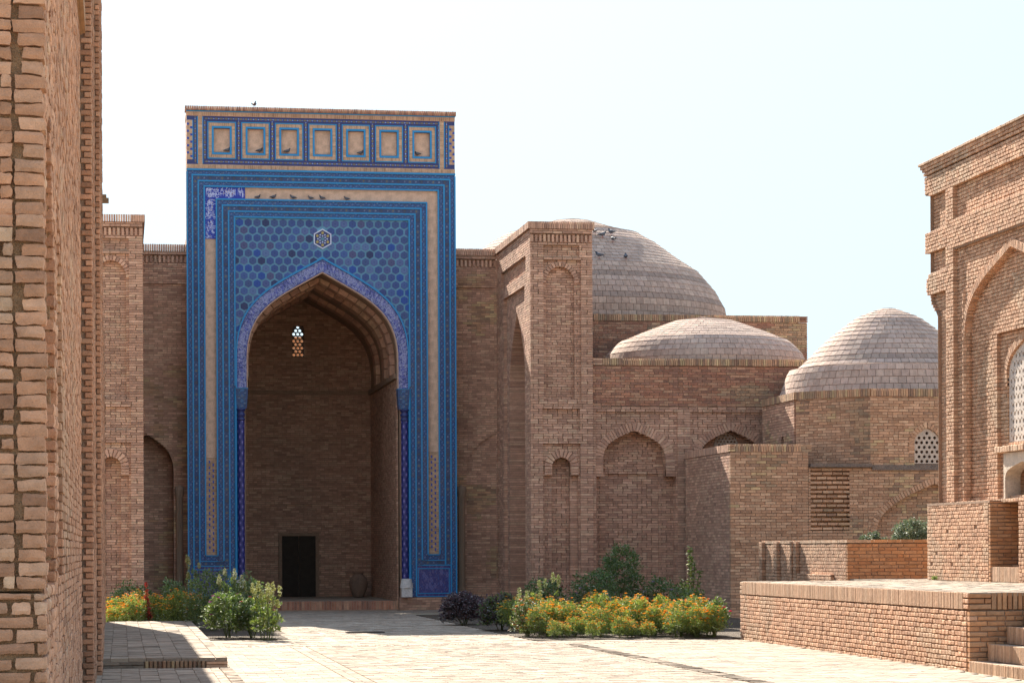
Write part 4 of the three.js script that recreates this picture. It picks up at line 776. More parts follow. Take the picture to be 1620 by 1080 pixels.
    for (let i = 0; i < g.attributes.uv.count; i++) g.attributes.uv.setXY(i, g.attributes.position.getX(i) / 0.25 + 0.5, g.attributes.position.getY(i) / 0.25 + 0.5);
    const m = T.mesh('hexagonal_tile', g, hexMats[pick(hexW)], fm); m.position.set(cx, cy, -ID + rp);
  }
  { // white-framed hexagon medallion
    const hx = (R, x = 0, y = 0, n = 6, ph = 0.5) => { const p = []; for (let q = 0; q < n; q++) { const a = (q + ph) / n * Math.PI * 2; p.push([5.622 + x + Math.cos(a) * R, 10.44 + y + Math.sin(a) * R]); } return p; };
    const md = T.mesh('medallion', slab(F, hx(0.27), [], -0.02, 0.012), MAT.navy);
    T.mesh('white_frame', slab(F, hx(0.285), [hx(0.25)], -0.02, 0.026), glaze({ color: lin(0.62, 0.64, 0.78) }), md);
    const yel = glaze({ color: lin(0.42, 0.32, 0.10) }), pale = glaze({ color: lin(0.45, 0.5, 0.7) }), tq = glaze({ color: lin(0.10, 0.22, 0.3) });
    for (let k = 0; k < 6; k++) { const a = (k + 0.5) / 6 * Math.PI * 2; T.mesh('petal', slab(F, hx(0.04, Math.cos(a) * 0.17, Math.sin(a) * 0.17, 8), [], 0, 0.019), yel, md); const b = k / 6 * Math.PI * 2; T.mesh('petal', slab(F, hx(0.024, Math.cos(b) * 0.13, Math.sin(b) * 0.13, 8), [], 0, 0.018), pale, md); T.mesh('petal', slab(F, hx(0.024, Math.cos(a) * 0.085, Math.sin(a) * 0.085, 6), [], 0, 0.0185), pale, md); }
    T.mesh('rosette', slab(F, hx(0.055, 0, 0, 8), [], 0, 0.02), tq, md);
  }
  // arch ring: script band between turquoise and plaster edges
  const ringGeo = (A, B, r0, r1, lenScale) => {
    const b = new Buf(), t = []; let s = 0;
    for (let i = 0; i + 1 < A.length; i++) { const P = [A[i], B[i], B[i + 1], A[i + 1]].map(p => F.at(p[0], p[1], r1)); const l = Math.hypot(A[i + 1][0] - A[i][0], A[i + 1][1] - A[i][1]); const k0 = b.k; b.prism(P, F.N, r1 - r0, 0, [1, 1, 1]); b.t[k0 * 2] = 0; b.t[k0 * 2 + 1] = s / lenScale; b.t[k0 * 2 + 2] = 1; b.t[k0 * 2 + 3] = s / lenScale; b.t[k0 * 2 + 4] = 1; b.t[k0 * 2 + 5] = (s + l) / lenScale; b.t[k0 * 2 + 6] = 0; b.t[k0 * 2 + 7] = (s + l) / lenScale; s += l; }
    const g = b.geo(); g.deleteAttribute('color'); return g;
  };
  const leg = (c, h, v) => [[IC + h, v], ...c, [IC - h, v]];
  const A0 = leg(inner, 2.11, 6.25), A1 = leg(archCurve(IC, 2.135, 7.06, 9.52, 20), 2.135, 6.25), B0 = leg(archCurve(IC, 2.40, 7.14, 9.875, 20), 2.40, 6.25), B1 = leg(outer, 2.44, 6.25);
  T.mesh('arch_band', ringGeo(A1, B0, -0.2, 0.03, 1.3), MAT.ring, null, 'violet blue tile band with white script round the arch');
  T.mesh('arch_edge', ringGeo(A0, A1, -0.25, 0.015, 1), plasterMat);
  T.mesh('turquoise_edge', ringGeo(B0, B1, -0.2, 0.055, 1), MAT.turq);
  // columns, capitals, white bases, turquoise corner shafts
  for (const s of [-1, 1]) {
    const x = IC + s * 2.30;
    box('pier_face', Math.min(IC + s * 2.16, IC + s * 2.46), Math.max(IC + s * 2.16, IC + s * 2.46), 0.37, 6.25, -0.3, -0.09, mortarMat);
    const sh1 = new THREE.LatheGeometry([[0.0, 0.88], [0.098, 0.88], [0.098, 5.33], [0, 5.33]].map(p => new THREE.Vector2(...p)), 24); for (let i = 0; i < sh1.attributes.uv.count; i++) sh1.attributes.uv.setXY(i, sh1.attributes.uv.getX(i) * 2, (sh1.attributes.position.getY(i)) / 0.6); sh1.translate(x, 0, -ID + 0.02);
    const col = T.mesh('column', sh1, MAT.shaft);
    const ring = new THREE.LatheGeometry([[0, 5.33], [0.1, 5.33], [0.12, 5.36], [0.1, 5.4], [0.085, 5.43], [0.115, 5.47], [0.12, 5.5], [0.1, 5.54], [0.088, 5.58], [0.125, 5.63], [0.13, 5.665], [0, 5.67]].map(p => new THREE.Vector2(...p)), 24); ring.translate(x, 0, -ID + 0.02); T.mesh('collar', ring, MAT.navy, col);
    const cap = new THREE.BoxGeometry(0.34, 0.58, 0.42, 1, 6, 1), cp = cap.attributes.position; for (let i = 0; i < cp.count; i++) { const t = cp.getY(i) / 0.58 + 0.5, k = 0.78 + 0.22 * Math.pow(t, 0.7); cp.setX(i, cp.getX(i) * k); cp.setZ(i, cp.getZ(i) * k); } cap.computeVertexNormals(); cap.translate(IC + s * 2.27, 5.955, -ID - 0.12);
    T.mesh('capital', cap, glaze({ map: bandA, color: lin(0.75, 1, 0.95) }), col);
    T.mesh('capital_edge', slab(F, rect(IC + s * 2.27 - 0.175, IC + s * 2.27 + 0.175, 6.215, 6.25), [], -0.33, 0.1), MAT.turqD, col);
    const wb = new THREE.CylinderGeometry(0.145, 0.2, 0.26, 8, 1); wb.rotateY(Math.PI / 8); const wb2 = new THREE.BoxGeometry(0.3, 0.26, 0.3); wb2.translate(0, -0.26, 0); const wbm = merge([wb, wb2]); wbm.translate(x + s * 0.035, 0.76, -ID + 0.03); T.mesh('column_base', wbm, whiteMat, col, 'white plastered column base');
    const tc = new THREE.CylinderGeometry(0.042, 0.042, 5.86, 14); tc.translate(IC + s * 2.445, 3.32, -ID + 0.02); T.mesh('corner_shaft', tc, MAT.turq);
  }
  // plinth
  for (const s of [-1, 1]) { const a = Math.min(IC + s * 2.13, IC + s * 3.80), b = Math.max(IC + s * 2.13, IC + s * 3.80); wall(T, F, rect(a, b, -0.06, 0.366), [{ r: 0.06 }], { pal: PAL.far, thick: 0.2, depth: 0.05, rowH: 0.07 }); }
  // frieze with seven framed recesses
  const cen = []; for (let k = 0; k < 7; k++) cen.push(IC + (k - 3) * 0.9385 + 0.02);
  const wins = cen.map(c => rect(c - 0.222, c + 0.222, 12.815, 13.482));
  T.mesh('frieze', slab(F, H(-3.765, 3.765, 12.47, 13.82), wins, -0.11, 0), MAT.navy);
  T.mesh('frieze_plaster', slab(F, H(-3.3, 3.3, 12.6, 13.7), [], -0.13, -0.085), plasterMat);
  const ringRect = (a, b, v0, v1, w) => [rect(a, b, v0, v1), [rect(a + w, b - w, v0 + w, v1 - w)]];
  cen.forEach(c => {
    for (const [hx, v0, v1, w, r] of [[0.398, 12.63, 13.668, 0.028, 0.014], [0.275, 12.755, 13.543, 0.052, 0.012]]) { const [p, h] = ringRect(c - hx, c + hx, v0, v1, w); T.mesh('turquoise_frame', slab(F, p, h, -0.02, r), MAT.turq); }
    const q = { type: 'frame_brick', w: 0.052, gap: 0.012, depth: 0.04, pal: PAL.pale, jit: 0.002 };
    soldiers(T, F, c - 0.366, c + 0.366, 13.546, 13.637, 0.006, q); soldiers(T, F, c - 0.366, c + 0.366, 12.661, 12.752, 0.006, q);
    for (let v = 12.757; v < 13.54; v += 0.0523) for (const [a, b] of [[c - 0.366, c - 0.278], [c + 0.278, c + 0.366]]) T.piece('frame_brick', [F.at(a, v, 0.006), F.at(b, v, 0.006), F.at(b, v + 0.042, 0.006), F.at(a, v + 0.042, 0.006)], F.N, 0.04, 0, tone(PAL.pale, a * 9, v * 9, {}));
    T.mesh('recess_bed', slab(F, rect(c - 0.36, c + 0.36, 12.665, 13.635), [rect(c - 0.28, c + 0.28, 12.75, 13.548)], -0.01, 0.002), plasterMat);
  });
  for (let k = 0; k <= 7; k++) { const x = k < 7 ? cen[k] - 0.4695 : cen[6] + 0.4695; band('frieze_border', x - 0.062, x + 0.062, 12.60, 13.70, MAT.f, 0.55, false, 0.003); }
  band('frieze_border', IC - 3.29, IC + 3.29, 12.501, 12.60, MAT.f, 0.55, true, 0.004); band('frieze_border', IC - 3.29, IC + 3.29, 13.70, 13.80, MAT.f, 0.55, true, 0.004);
  for (const s of [-1, 1]) {
    const u = (a, b) => [Math.min(IC + s * a, IC + s * b), Math.max(IC + s * a, IC + s * b)];
    { const [a, b] = u(3.335, 3.455); for (let v = 12.475; v < 13.81; v += 0.0523) T.piece('frame_brick', [F.at(a + 0.008, v, 0.01), F.at(b - 0.008, v, 0.01), F.at(b - 0.008, v + 0.042, 0.01), F.at(a + 0.008, v + 0.042, 0.01)], F.N, 0.04, 0, tone(PAL.pale, v * 8, 1, {})); box('post_bed', a, b, 12.471, 13.819, -0.01, 0.004, plasterMat); }
    { const [a, b] = u(3.46, 3.485); box('turquoise_frame', a, b, 12.49, 13.80, -0.02, 0.012, MAT.turq); const [c, d] = u(3.31, 3.333); box('turquoise_frame', c, d, 12.49, 13.80, -0.02, 0.012, MAT.turq); }
    { const [a, b] = u(3.487, 3.58); band('frieze_border', a, b, 12.5, 13.795, MAT.f, 0.55, false, 0.003); }
    { const [a, b] = u(3.585, 3.61); box('turquoise_frame', a, b, 12.6, 13.7, -0.02, 0.012, MAT.turq); const [c, d] = u(3.612, 3.762); box('side_panel', c, d, 12.6, 13.7, -0.02, 0.004, plasterMat);
      wall(T, F, rect(c, d, 12.61, 13.69), [{ r: 0.012 }], { pal: PAL.pale, rowH: 0.06, len: 0.075, gap: 0.01, vgap: 0.008, joint: 0.004, thick: 0.005, depth: 0.008, jit: 0, type: 'panel_brick', split: 0, inL: 0.001, inR: 0.001, core: plasterMat });
      for (let k = 0; k < 10; k++) { const x = k % 2 ? c + 0.03 : d - 0.03; box('glazed_insert', x - 0.03, x + 0.03, 12.66 + k * 0.1, 12.72 + k * 0.1, 0, 0.018, MAT.cobalt); } }
  }
  soldiers(T, F, IC - 3.77, IC + 3.77, 12.362, 12.462, 0.02, { type: 'frame_brick', w: 0.058, gap: 0.014, depth: 0.12, pal: PAL.pale });
  soldiers(T, F, IC - 3.77, IC + 3.77, 13.828, 13.93, 0.02, { type: 'frame_brick', w: 0.058, gap: 0.014, depth: 0.12, pal: PAL.buff });
  box('frieze_bed', IC - 3.762, IC + 3.762, 12.353, 12.47, -0.1, 0.008, plasterMat); box('frieze_bed', IC - 3.762, IC + 3.762, 13.82, 13.937, -0.1, 0.008, plasterMat);
  box('listel', IC - 3.775, IC + 3.775, 13.937, 13.965, -0.1, 0.03, MAT.turq);
  soldiers(T, F, IC - 3.815, IC + 3.80, 13.968, 14.088, 0.07, { type: 'coping_brick', w: 0.062, depth: 0.5, pal: PAL.red });
  T.mesh('roof_slab', uvBox(IC - 3.77, IC + 3.77, 13.9, 14.05, ID + 0.3, ID + 1.7), mortarMat);
  // left flank of the portal
  wall(T, FL(IC - 3.765), rect(-(ID + 0.75), -(ID + 0.12), 0, 13.9), [{ r: 0 }], { pal: PAL.far, type: 'flank_brick' });
  // ---- the hall behind the arch
  const dk = { pal: PAL.far, bond: 2, rowH: 0.0655, gap: 0.012, joint: 0.014, type: 'hall_brick', core: mortarMat };
  const BD = 77.06, FB = FZ(BD);
  T.mesh('vault', slab(FB, H(-3.7, 3.7, -0.1, 10.9), [[[IC - 2.15, 0.05], [IC + 2.15, 0.05], ...archCurve(IC, 2.15, 7.05, 9.5, 20)]], 0.004, BD - ID - 1.69), mortarMat);
  T.mesh('hall_floor', uvBox(IC - 2.2, IC + 2.2, -0.1, 0.25, ID + 0.35, BD + 0.02), std({ color: lin(0.40, 0.31, 0.23), map: grainTex }));
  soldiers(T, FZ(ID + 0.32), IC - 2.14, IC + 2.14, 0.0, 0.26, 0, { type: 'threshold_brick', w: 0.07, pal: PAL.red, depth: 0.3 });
  const winR = archPoly(5.488, 0.19, 7.76, 8.62, 8.735, 8, RND), door = rect(4.954, 5.998, 0.22, 2.144);
  const bw = archPoly(IC, 2.5, 0.0, 7.05, 9.9, 20);
  wall(T, FB, bw, [{ r: 0, holes: [winR, [...H(-0.83, 0.57, 2.3, 3.12)]] , o: {} }, { r: -0.06, holes: [winR], o: {} }], { ...dk, thick: 0.6, v0: 0.0 });
  { const L = portal.pieces.hall_brick; for (let i = L.length - 1; i >= 0; i--) { const p = L[i].P, x = (p[0][0] + p[1][0]) / 2, y = p[0][1]; if (Math.abs(p[0][2] + BD) < 0.2 && x > 4.9 && x < 6.05 && y < 2.16) L.splice(i, 1); } }
  T.mesh('door_leaf', merge([uvBox(4.95, 5.47, 0.22, 2.15, BD - 0.03, BD + 0.05), uvBox(5.482, 6.0, 0.22, 2.15, BD - 0.03, BD + 0.05)]), std({ color: lin(0.05, 0.035, 0.025), map: grainTex }));
  T.mesh('door_frame', merge([uvBox(4.84, 4.95, 0.22, 2.25, BD - 0.07, BD + 0.02), uvBox(6.0, 6.11, 0.22, 2.25, BD - 0.07, BD + 0.02), uvBox(4.84, 6.11, 2.15, 2.26, BD - 0.075, BD + 0.02)]), mortarMat);
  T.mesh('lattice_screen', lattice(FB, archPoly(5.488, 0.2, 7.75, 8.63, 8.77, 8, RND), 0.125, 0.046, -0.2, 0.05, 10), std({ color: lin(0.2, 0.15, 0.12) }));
  wall(T, FL(7.735), rect(-(BD - 0.1), -(ID + 0.45), 0.25, 6.55), [{ r: 0 }], { ...dk, bond: 1, thick: 0.2 });
  T.mesh('hall_cornice', merge([uvBox(7.66, 7.80, 6.56, 6.70, ID + 0.4, BD), uvBox(3.44, 3.57, 6.56, 6.70, ID + 0.4, BD), uvBox(3.5, 7.7, 6.57, 6.69, BD - 0.07, BD + 0.1)]), mortarMat);
  for (const [d, wdt] of [[70.4, 0.55], [71.9, 0.7], [74.3, 0.6]]) voussoirs(T, FZ(d), leg(archCurve(IC, 2.02, 7.05, 9.36, 20), 2.02, 6.7), 0.14, 0, { type: 'rib_block', step: 0.3, depth: wdt, pal: PAL.far, gap: 0.02 });
  T.finish({ hall_brick: { max: 0, rest: 'hall_brickwork' }, rib_block: { max: 90 }, frame_brick: { max: 0, rest: 'frame_brick' }, coping_brick: { max: 0, rest: 'coping_brick' }, panel_brick: { max: 0, rest: 'panel_brickwork' }, brick: { max: 0, rest: 'brickwork' }, flank_brick: { max: 0, rest: 'flank_brickwork' }, threshold_brick: { max: 60 } });
}
{
  const T = new Thing('rear_wall', 'brick wall seen through the small pierced window of the blue portal', 'wall', [5.6, 0, -84.2]);
  wall(T, FZ(84), rect(3.4, 8, 7.6, 8.98), [{ r: 0 }], { pal: PAL.orange });
  T.mesh('core', uvBox(3.4, 8, 0, 8.9, 84.4, 84.7), mortarMat);
  T.finish({ brick: { max: 0, rest: 'brickwork' } });
}
{
  const T = new Thing('clay_jar', 'large clay jar standing in the dark portal hall right of the door', 'jar', [7.2, 0.25, -75.6]);
  const g = new THREE.LatheGeometry([[0, 0], [0.14, 0], [0.17, 0.03], [0.26, 0.25], [0.29, 0.42], [0.26, 0.58], [0.17, 0.68], [0.14, 0.72], [0.19, 0.77], [0.17, 0.775], [0.12, 0.73], [0.12, 0.65]].map(p => new THREE.Vector2(...p)), 28); g.translate(7.2, 0.25, -75.6);
  T.mesh('pot', g, std({ color: lin(0.30, 0.195, 0.14), map: grainTex }));
}

// ---------------------------------------------------------------- plants
const leafMat = new THREE.MeshPhysicalMaterial({ vertexColors: true, roughness: 0.85, transmission: 0.42, thickness: 0, side: THREE.DoubleSide });
const petalMat = new THREE.MeshPhysicalMaterial({ vertexColors: true, roughness: 0.8, transmission: 0.25, thickness: 0, side: THREE.DoubleSide });
const stemMat = std({ color: lin(0.10, 0.13, 0.04) });
function leaf(b, p, dir, len, wid, col) {
  const side = norm(cross(dir, Math.abs(dir[1]) > 0.9 ? [1, 0, 0] : UP)), roll = rr(-0.9, 0.9), up = cross(side, dir);
  const s = norm(add([side[0] * Math.cos(roll), side[1] * Math.cos(roll), side[2] * Math.cos(roll)], up, Math.sin(roll)));
  const tip = add(add(p, dir, len), UP, -len * 0.15), mid = add(p, dir, len * 0.5), L = add(mid, s, wid), R = add(mid, s, -wid), n = norm(cross(sub(R, p), sub(L, p)));
  b.tri(p, R, tip, n, col); b.tri(p, tip, L, n, col);
}
const jcol = (c, k = 0.25) => { const f = 1 + rr(-k, k), g = rr(-0.08, 0.08); return [c[0] * f * (1 + g), c[1] * f, c[2] * f * (1 - g)]; };
const rdir = (up = 0) => { const a = rnd() * Math.PI * 2, z = rr(-0.6, 1) * 0.9 + up, r = Math.sqrt(Math.max(0.05, 1 - Math.min(1, z * z))); return norm([Math.cos(a) * r, z, Math.sin(a) * r]); };
function puff(b, c, R, n, len, wid, cols, up = 0.2) { // leaves filling an ellipsoid, clumped
  const clumps = []; for (let i = 0; i < Math.max(3, n / 34); i++) { const d = rdir(0.1), k = Math.cbrt(rr(0.12, 1)); clumps.push([c[0] + d[0] * R[0] * k, c[1] + d[1] * R[1] * k, c[2] + d[2] * R[2] * k, rr(0.75, 1.2)]); }
  for (let i = 0; i < n; i++) { const q = pick(clumps), s = Math.min(R[0], R[1]) * 0.36 * q[3], d = rdir(); const p = [q[0] + d[0] * s * rnd(), Math.max(0.02, (q[1] + d[1] * s * rnd()) * (i % 4 ? 1 : 0.55)), q[2] + d[2] * s * rnd()]; leaf(b, p, norm(add(rdir(up), sub(p, c), 0.8)), len * rr(0.7, 1.3), wid * rr(0.7, 1.2), jcol(pick(cols))); }
  return clumps;
}
function blossom(b, p, r, col) { // small layered flower head
  for (let ring = 0; ring < 2; ring++) for (let k = 0; k < 6; k++) { const a = (k + ring * 0.5) / 6 * Math.PI * 2 + p[0] * 9, d = norm([Math.cos(a), 0.25 + ring * 0.7, Math.sin(a)]); leaf(b, p, d, r * (1 - ring * 0.25), r * 0.42, jcol(col, 0.18)); }
}
function stalk(list, a, b, r) { const A = new THREE.Vector3(...a), B = new THREE.Vector3(...b), M = A.clone().lerp(B, 0.5).add(new THREE.Vector3(rr(-0.03, 0.03), 0, rr(-0.03, 0.03))); list.push(new THREE.TubeGeometry(new THREE.CatmullRomCurve3([A, M, B]), 5, r, 5)); }
function plant(name, label, category, pos, build, group, turn = 0, parent) {
  const g = new THREE.Group(); g.name = numbered(name); g.position.set(...pos); g.rotation.y = turn; g.userData = { label, category }; if (group) g.userData.group = group; scene.add(g);
  const part = (n, buf, mat) => { if (!buf.k) return; const m = sh(new THREE.Mesh(buf.geo(), mat)); m.name = n; g.add(m); return m; };
  const stems = []; build(part, stems);
  if (stems.length) { const m = sh(new THREE.Mesh(merge(stems), stemMat)); m.name = 'stem'; g.add(m); }
  return g;
}
const GREEN = [[.16, .235, .04], [.13, .20, .035], [.19, .26, .05], [.11, .175, .035]], LIME = [[.27, .345, .055], [.23, .32, .05], [.33, .37, .08]], DARK = [[.11, .175, .04], [.13, .20, .046], [.095, .155, .037]], GREY = [[.14, .19, .10], [.11, .16, .085], [.17, .21, .12]];
// marigolds: five built, the rest are copies
const protos = [];
const MLAB = 'bushy marigold with orange flowers in the sunlit bed by the podium', MGRP = 'marigolds in the bed by the podium';
function marigold(pos, turn, sc, label, group) {
  let g;
  if (protos.length < 5) {
    const v = protos.length;
    g = plant('marigold_bush', label, 'flower', pos, (part, stems) => {
      const b = new Buf(), f = new Buf(), h = rr(0.62, 0.8), R = rr(0.3, 0.37);
      const cl = puff(b, [0, h * 0.55, 0], [R, h * 0.5, R], 2100, 0.066, 0.0125, v === 4 ? LIME : v === 2 ? GREEN.concat(LIME) : LIME.concat(GREEN, LIME), 0.5);
      for (let i = 0; i < 60 + v * 14; i++) { const q = pick(cl), d = norm(add(sub(q, [0, h * 0.35, 0]), [rr(-.3, .3), 0.5, rr(-.3, .3)])); blossom(f, [q[0] + d[0] * 0.12, Math.max(0.1, q[1] + d[1] * 0.13), q[2] + d[2] * 0.12], rr(0.028, 0.042), pick([[.88, .30, .012], [.92, .42, .02], [.92, .58, .04], [.92, .52, .03]])); }
      for (let i = 0; i < 9; i++) stalk(stems, [rr(-.05, .05), 0, rr(-.05, .05)], [rr(-R, R) * 0.8, h * 0.7, rr(-R, R) * 0.8], 0.006);
      part('foliage', b, leafMat); part('blossoms', f, petalMat);
    }, group, turn);
    protos.push(g);
  } else { const s = protos[Math.floor(rnd() * protos.length)]; g = s.clone(); g.name = numbered('marigold_bush'); g.userData = { label, category: 'flower', group }; g.position.set(...pos); g.rotation.y = turn; scene.add(g); }
  g.scale.set(sc, sc * rr(0.9, 1.12), sc);
}
{
  let i = 0;
  for (let D = 45.9; D < 50.6; D += 0.42) for (let x = 7.95; x < 11.5; x += 0.4) {
    const px = x + rr(-0.16, 0.16) + ((i++ % 2) * 0.1), pd = D + rr(-0.14, 0.14); if (rnd() < (D > 48.6 ? 0.4 : 0.2)) continue; if (D < 46.2 && px < 8.0) continue; const lump = 0.46 + 0.44 * vnoise(px * 1.7 + 3, pd * 1.3) + (D < 46.6 ? -0.1 : 0.04);
    marigold([Math.min(px, 11.3), 0.0, -pd], rnd() * 6.28, lump * rr(0.78, 1.15), MLAB, MGRP);
  }
  for (const [x, d] of [[11.12, 45.75], [11.3, 46.3], [11.05, 46.5], [11.32, 47.1], [10.8, 45.7]]) marigold([x, 0, -d], rnd() * 6.28, rr(0.62, 0.82), MLAB, MGRP);
  for (let k = 0; k < 12; k++) marigold([rr(-0.15, 0.75), 0, -rr(53.75, 57)], rnd() * 6.28, rr(0.7, 0.95), 'marigold flowering behind the left terrace edge', 'marigolds behind the left terrace');
  for (let k = 0; k < 6; k++) marigold([rr(0.9, 1.7), 0, -rr(54, 57.5)], rnd() * 6.28, rr(0.7, 0.95), 'shaded marigold behind the terrace right of the red plume plant', 'shaded marigolds behind the terrace');
}
plant('amaranth', 'red plumed amaranth behind the left terrace', 'flower', [0.53, 0, -54.3], (part, stems) => {
  const b = new Buf(), f = new Buf(), R = [[.55, .035, .02], [.45, .03, .03], [.62, .07, .03]];
  for (let k = 0; k < 5; k++) { const x = rr(-.1, .1), h = [1.0, 0.72, 0.66, 0.58, 0.62][k], bx = k ? rr(-.14, .14) : 0; stalk(stems, [x, 0, 0], [bx, h, 0], 0.007); for (let i = 0; i < 150; i++) { const t = rr(0.35, 1), w = 0.065 * (1.25 - t); leaf(f, [x + (bx - x) * t + rr(-w, w), h * t, rr(-w, w)], norm([rr(-1, 1), rr(-0.2, 1), rr(-1, 1)]), 0.05, 0.014, jcol(pick(R))); } }
  puff(b, [0, 0.3, 0], [0.16, 0.22, 0.16], 120, 0.1, 0.022, [[.4, .05, .03], [.2, .14, .03], [.5, .1, .03]]);
  part('foliage', b, leafMat); part('plume', f, petalMat);
});
function plumeBush(pos, h, R, label, cols, plumes, n, pc) {
  return plant('plumed_bush', label, 'bush', pos, (part, stems) => {
    const b = new Buf(), f = new Buf(); puff(b, [0, h * 0.42, 0], [R, h * 0.42, R], n, 0.085, 0.019, cols, 0.6);
    for (let k = 0; k < plumes; k++) { const a = rnd() * 6.28, q = Math.sqrt(rnd()) * R * 0.95, x = Math.cos(a) * q, z = Math.sin(a) * q, t = h * rr(0.72, 1.05), l = rr(0.12, 0.24); stalk(stems, [x * 0.4, 0, z * 0.4], [x, t, z], 0.006); for (let i = 0; i < 90; i++) { const u = rnd(), w = 0.035 * Math.sin(Math.PI * (0.15 + 0.8 * u)); leaf(f, [x + rr(-w, w), t - l * 0.4 + l * u, z + rr(-w, w)], norm([rr(-1, 1), rr(0, 1), rr(-1, 1)]), 0.04, 0.012, jcol(pc)); } }
    part('foliage', b, leafMat); part('plume', f, petalMat);
  });
}
plumeBush([2.72, 0, -46.95], 0.95, 0.3, 'bright yellow green plumed bush at the corner of left bed', LIME.concat(GREEN), 15, 900, [.42, .44, .16]);
plumeBush([2.2, 0, -50.5], 1.3, 0.32, 'shaded plumed bush with pale tips before the portal column', DARK.concat(GREEN), 6, 700, [.36, .38, .18]);
plumeBush([1.75, 0, -57.5], 1.5, 0.3, 'tall shaded bush with yellow tips near the left link wall', DARK, 7, 600, [.34, .33, .12]);
plumeBush([8.0, 0, -48.1], 0.95, 0.36, 'pale leaved sprawling bush behind the purple shrubs', LIME.concat(GREY), 5, 500, [.36, .40, .16]);
plumeBush([8.75, 0, -50.0], 1.05, 0.25, 'small pale bush at the back of the marigold bed', LIME.concat(GREY), 4, 300, [.36, .40, .16]);
function darkBush(pos, h, R, label, cols = DARK, n = 1500, flowers = 0, fc = [.5, .05, .2], ls = 0.078) {
  return plant('leafy_shrub', label, 'shrub', pos, (part, stems) => {
    const b = new Buf(), f = new Buf(), cl = puff(b, [0, h * 0.52, 0], [R, h * 0.5, R], Math.round(n * 1.6), ls, ls * 0.27, cols, 0.3);
    for (let i = 0; i < 7; i++) stalk(stems, [rr(-.05, .05), 0, rr(-.05, .05)], [rr(-R, R) * 0.7, h * 0.75, rr(-R, R) * 0.7], 0.009);
    for (let i = 0; i < flowers; i++) { const q = pick(cl); blossom(f, [q[0] * 1.2, q[1] + 0.1, q[2] + 0.1], 0.045, fc); }
    part('foliage', b, leafMat); part('blossoms', f, petalMat);
  });
}
darkBush([2.05, 0, -48.3], 0.85, 0.42, 'dark green shrub with small pink flowers beside the terrace edge', DARK.concat(GREEN), 1500, 7, [.45, .12, .35]);
darkBush([2.5, 0, -48.0], 0.75, 0.35, 'dark shrub next to the bright plumed bush', DARK, 1200, 4, [.4, .05, .06]);
darkBush([1.9, 0, -52.5], 1.25, 0.55, 'tall dark shrub in front of the portal left pier', DARK, 1600);
darkBush([2.6, 0, -53.5], 1.1, 0.5, 'dark shrub before the left jamb of the portal arch', DARK, 1400);
darkBush([0.2, 0, -60.5], 0.9, 0.5, 'dark shrub with red flowers at the foot of left tower', DARK, 1300, 8, [.5, .02, .05]);
darkBush([1.2, 0, -59.5], 0.95, 0.4, 'dark low shrub between left tower and link wall', DARK, 1000);
const PURPLE = [[.10, .055, .07], [.12, .065, .08], [.085, .06, .06]];
darkBush([7.62, 0, -55.0], 0.68, 0.5, 'rounded purple black shrub at the left end of right bed', PURPLE, 3600, 0, null, 0.085);
darkBush([7.85, 0, -51.0], 0.72, 0.42, 'dark rounded shrub between purple shrub and marigolds', PURPLE.concat(DARK), 3000, 0, null, 0.085);
darkBush([7.8, 0, -47.3], 0.7, 0.3, 'bronze leaved marigold clump at the left corner of the bed', DARK.concat([[.2, .08, .02]]), 1100, 14, [.75, .28, .02], 0.06);
darkBush([11.9, 0, -58.3], 1.75, 0.55, 'tall dark shrub in front of the hall pilaster', DARK, 2400, 3, [.5, .2, .4]);
darkBush([11.1, 0, -57.5], 1.15, 0.6, 'wide dark shrub at the foot of the brick tower', DARK, 1800, 2, [.45, .3, .5]);
darkBush([10.1, 0, -58.5], 1.0, 0.55, 'low dark shrub before the tower niche', DARK, 1500, 2, [.4, .05, .1]);
darkBush([12.9, 0, -57.5], 1.0, 0.6, 'shaded shrub with mauve flowers below the blind arch', DARK, 1500, 6, [.42, .28, .5]);
darkBush([12.0, 0, -51.5], 0.85, 0.45, 'green shrub with red roses behind the marigolds near podium', GREEN.concat(DARK), 1200, 5, [.6, .03, .06]);
darkBush([11.25, 0, -46.1], 0.72, 0.25, 'rose bush with pink red bloom touching the podium corner', GREEN, 700, 3, [.7, .03, .12], 0.07);
plant('grass_clump', 'clump of upright sword shaped leaves rising above the marigolds', 'plant', [10.55, 0, -51.6], (part) => {
  const b = new Buf(); for (let i = 0; i < 170; i++) { const a = rnd() * 6.28, t = rr(0.1, 0.75), h = rr(0.65, 1.05), d = norm([Math.cos(a) * t, 1, Math.sin(a) * t]); leaf(b, [Math.cos(a) * rr(0, .16), 0, Math.sin(a) * rr(0, .16)], d, h, 0.022, jcol(pick([[.09, .19, .05], [.07, .15, .045], [.12, .23, .06]]))); } part('blades', b, leafMat);
});
plant('tall_stalk_plant', 'tall thin yellow green stalk plant before the square annex', 'plant', [12.45, 0, -53.3], (part, stems) => {
  const b = new Buf(); for (const [dx, h, n] of [[0, 1.72, 150], [0.22, 1.2, 70], [-0.2, 1.05, 70], [0.1, 1.4, 60]]) { stalk(stems, [dx * 0.3, 0, 0], [dx, h, rr(-.05, .05)], 0.009); for (let i = 0; i < n; i++) { const t = rr(0.35, 1); leaf(b, [dx * (0.3 + 0.7 * t), h * t, 0], norm([rr(-1, 1), rr(-.2, .8), rr(-1, 1)]), rr(0.06, 0.13), 0.03, jcol(pick(LIME.concat(GREEN)))); } } part('foliage', b, leafMat);
});
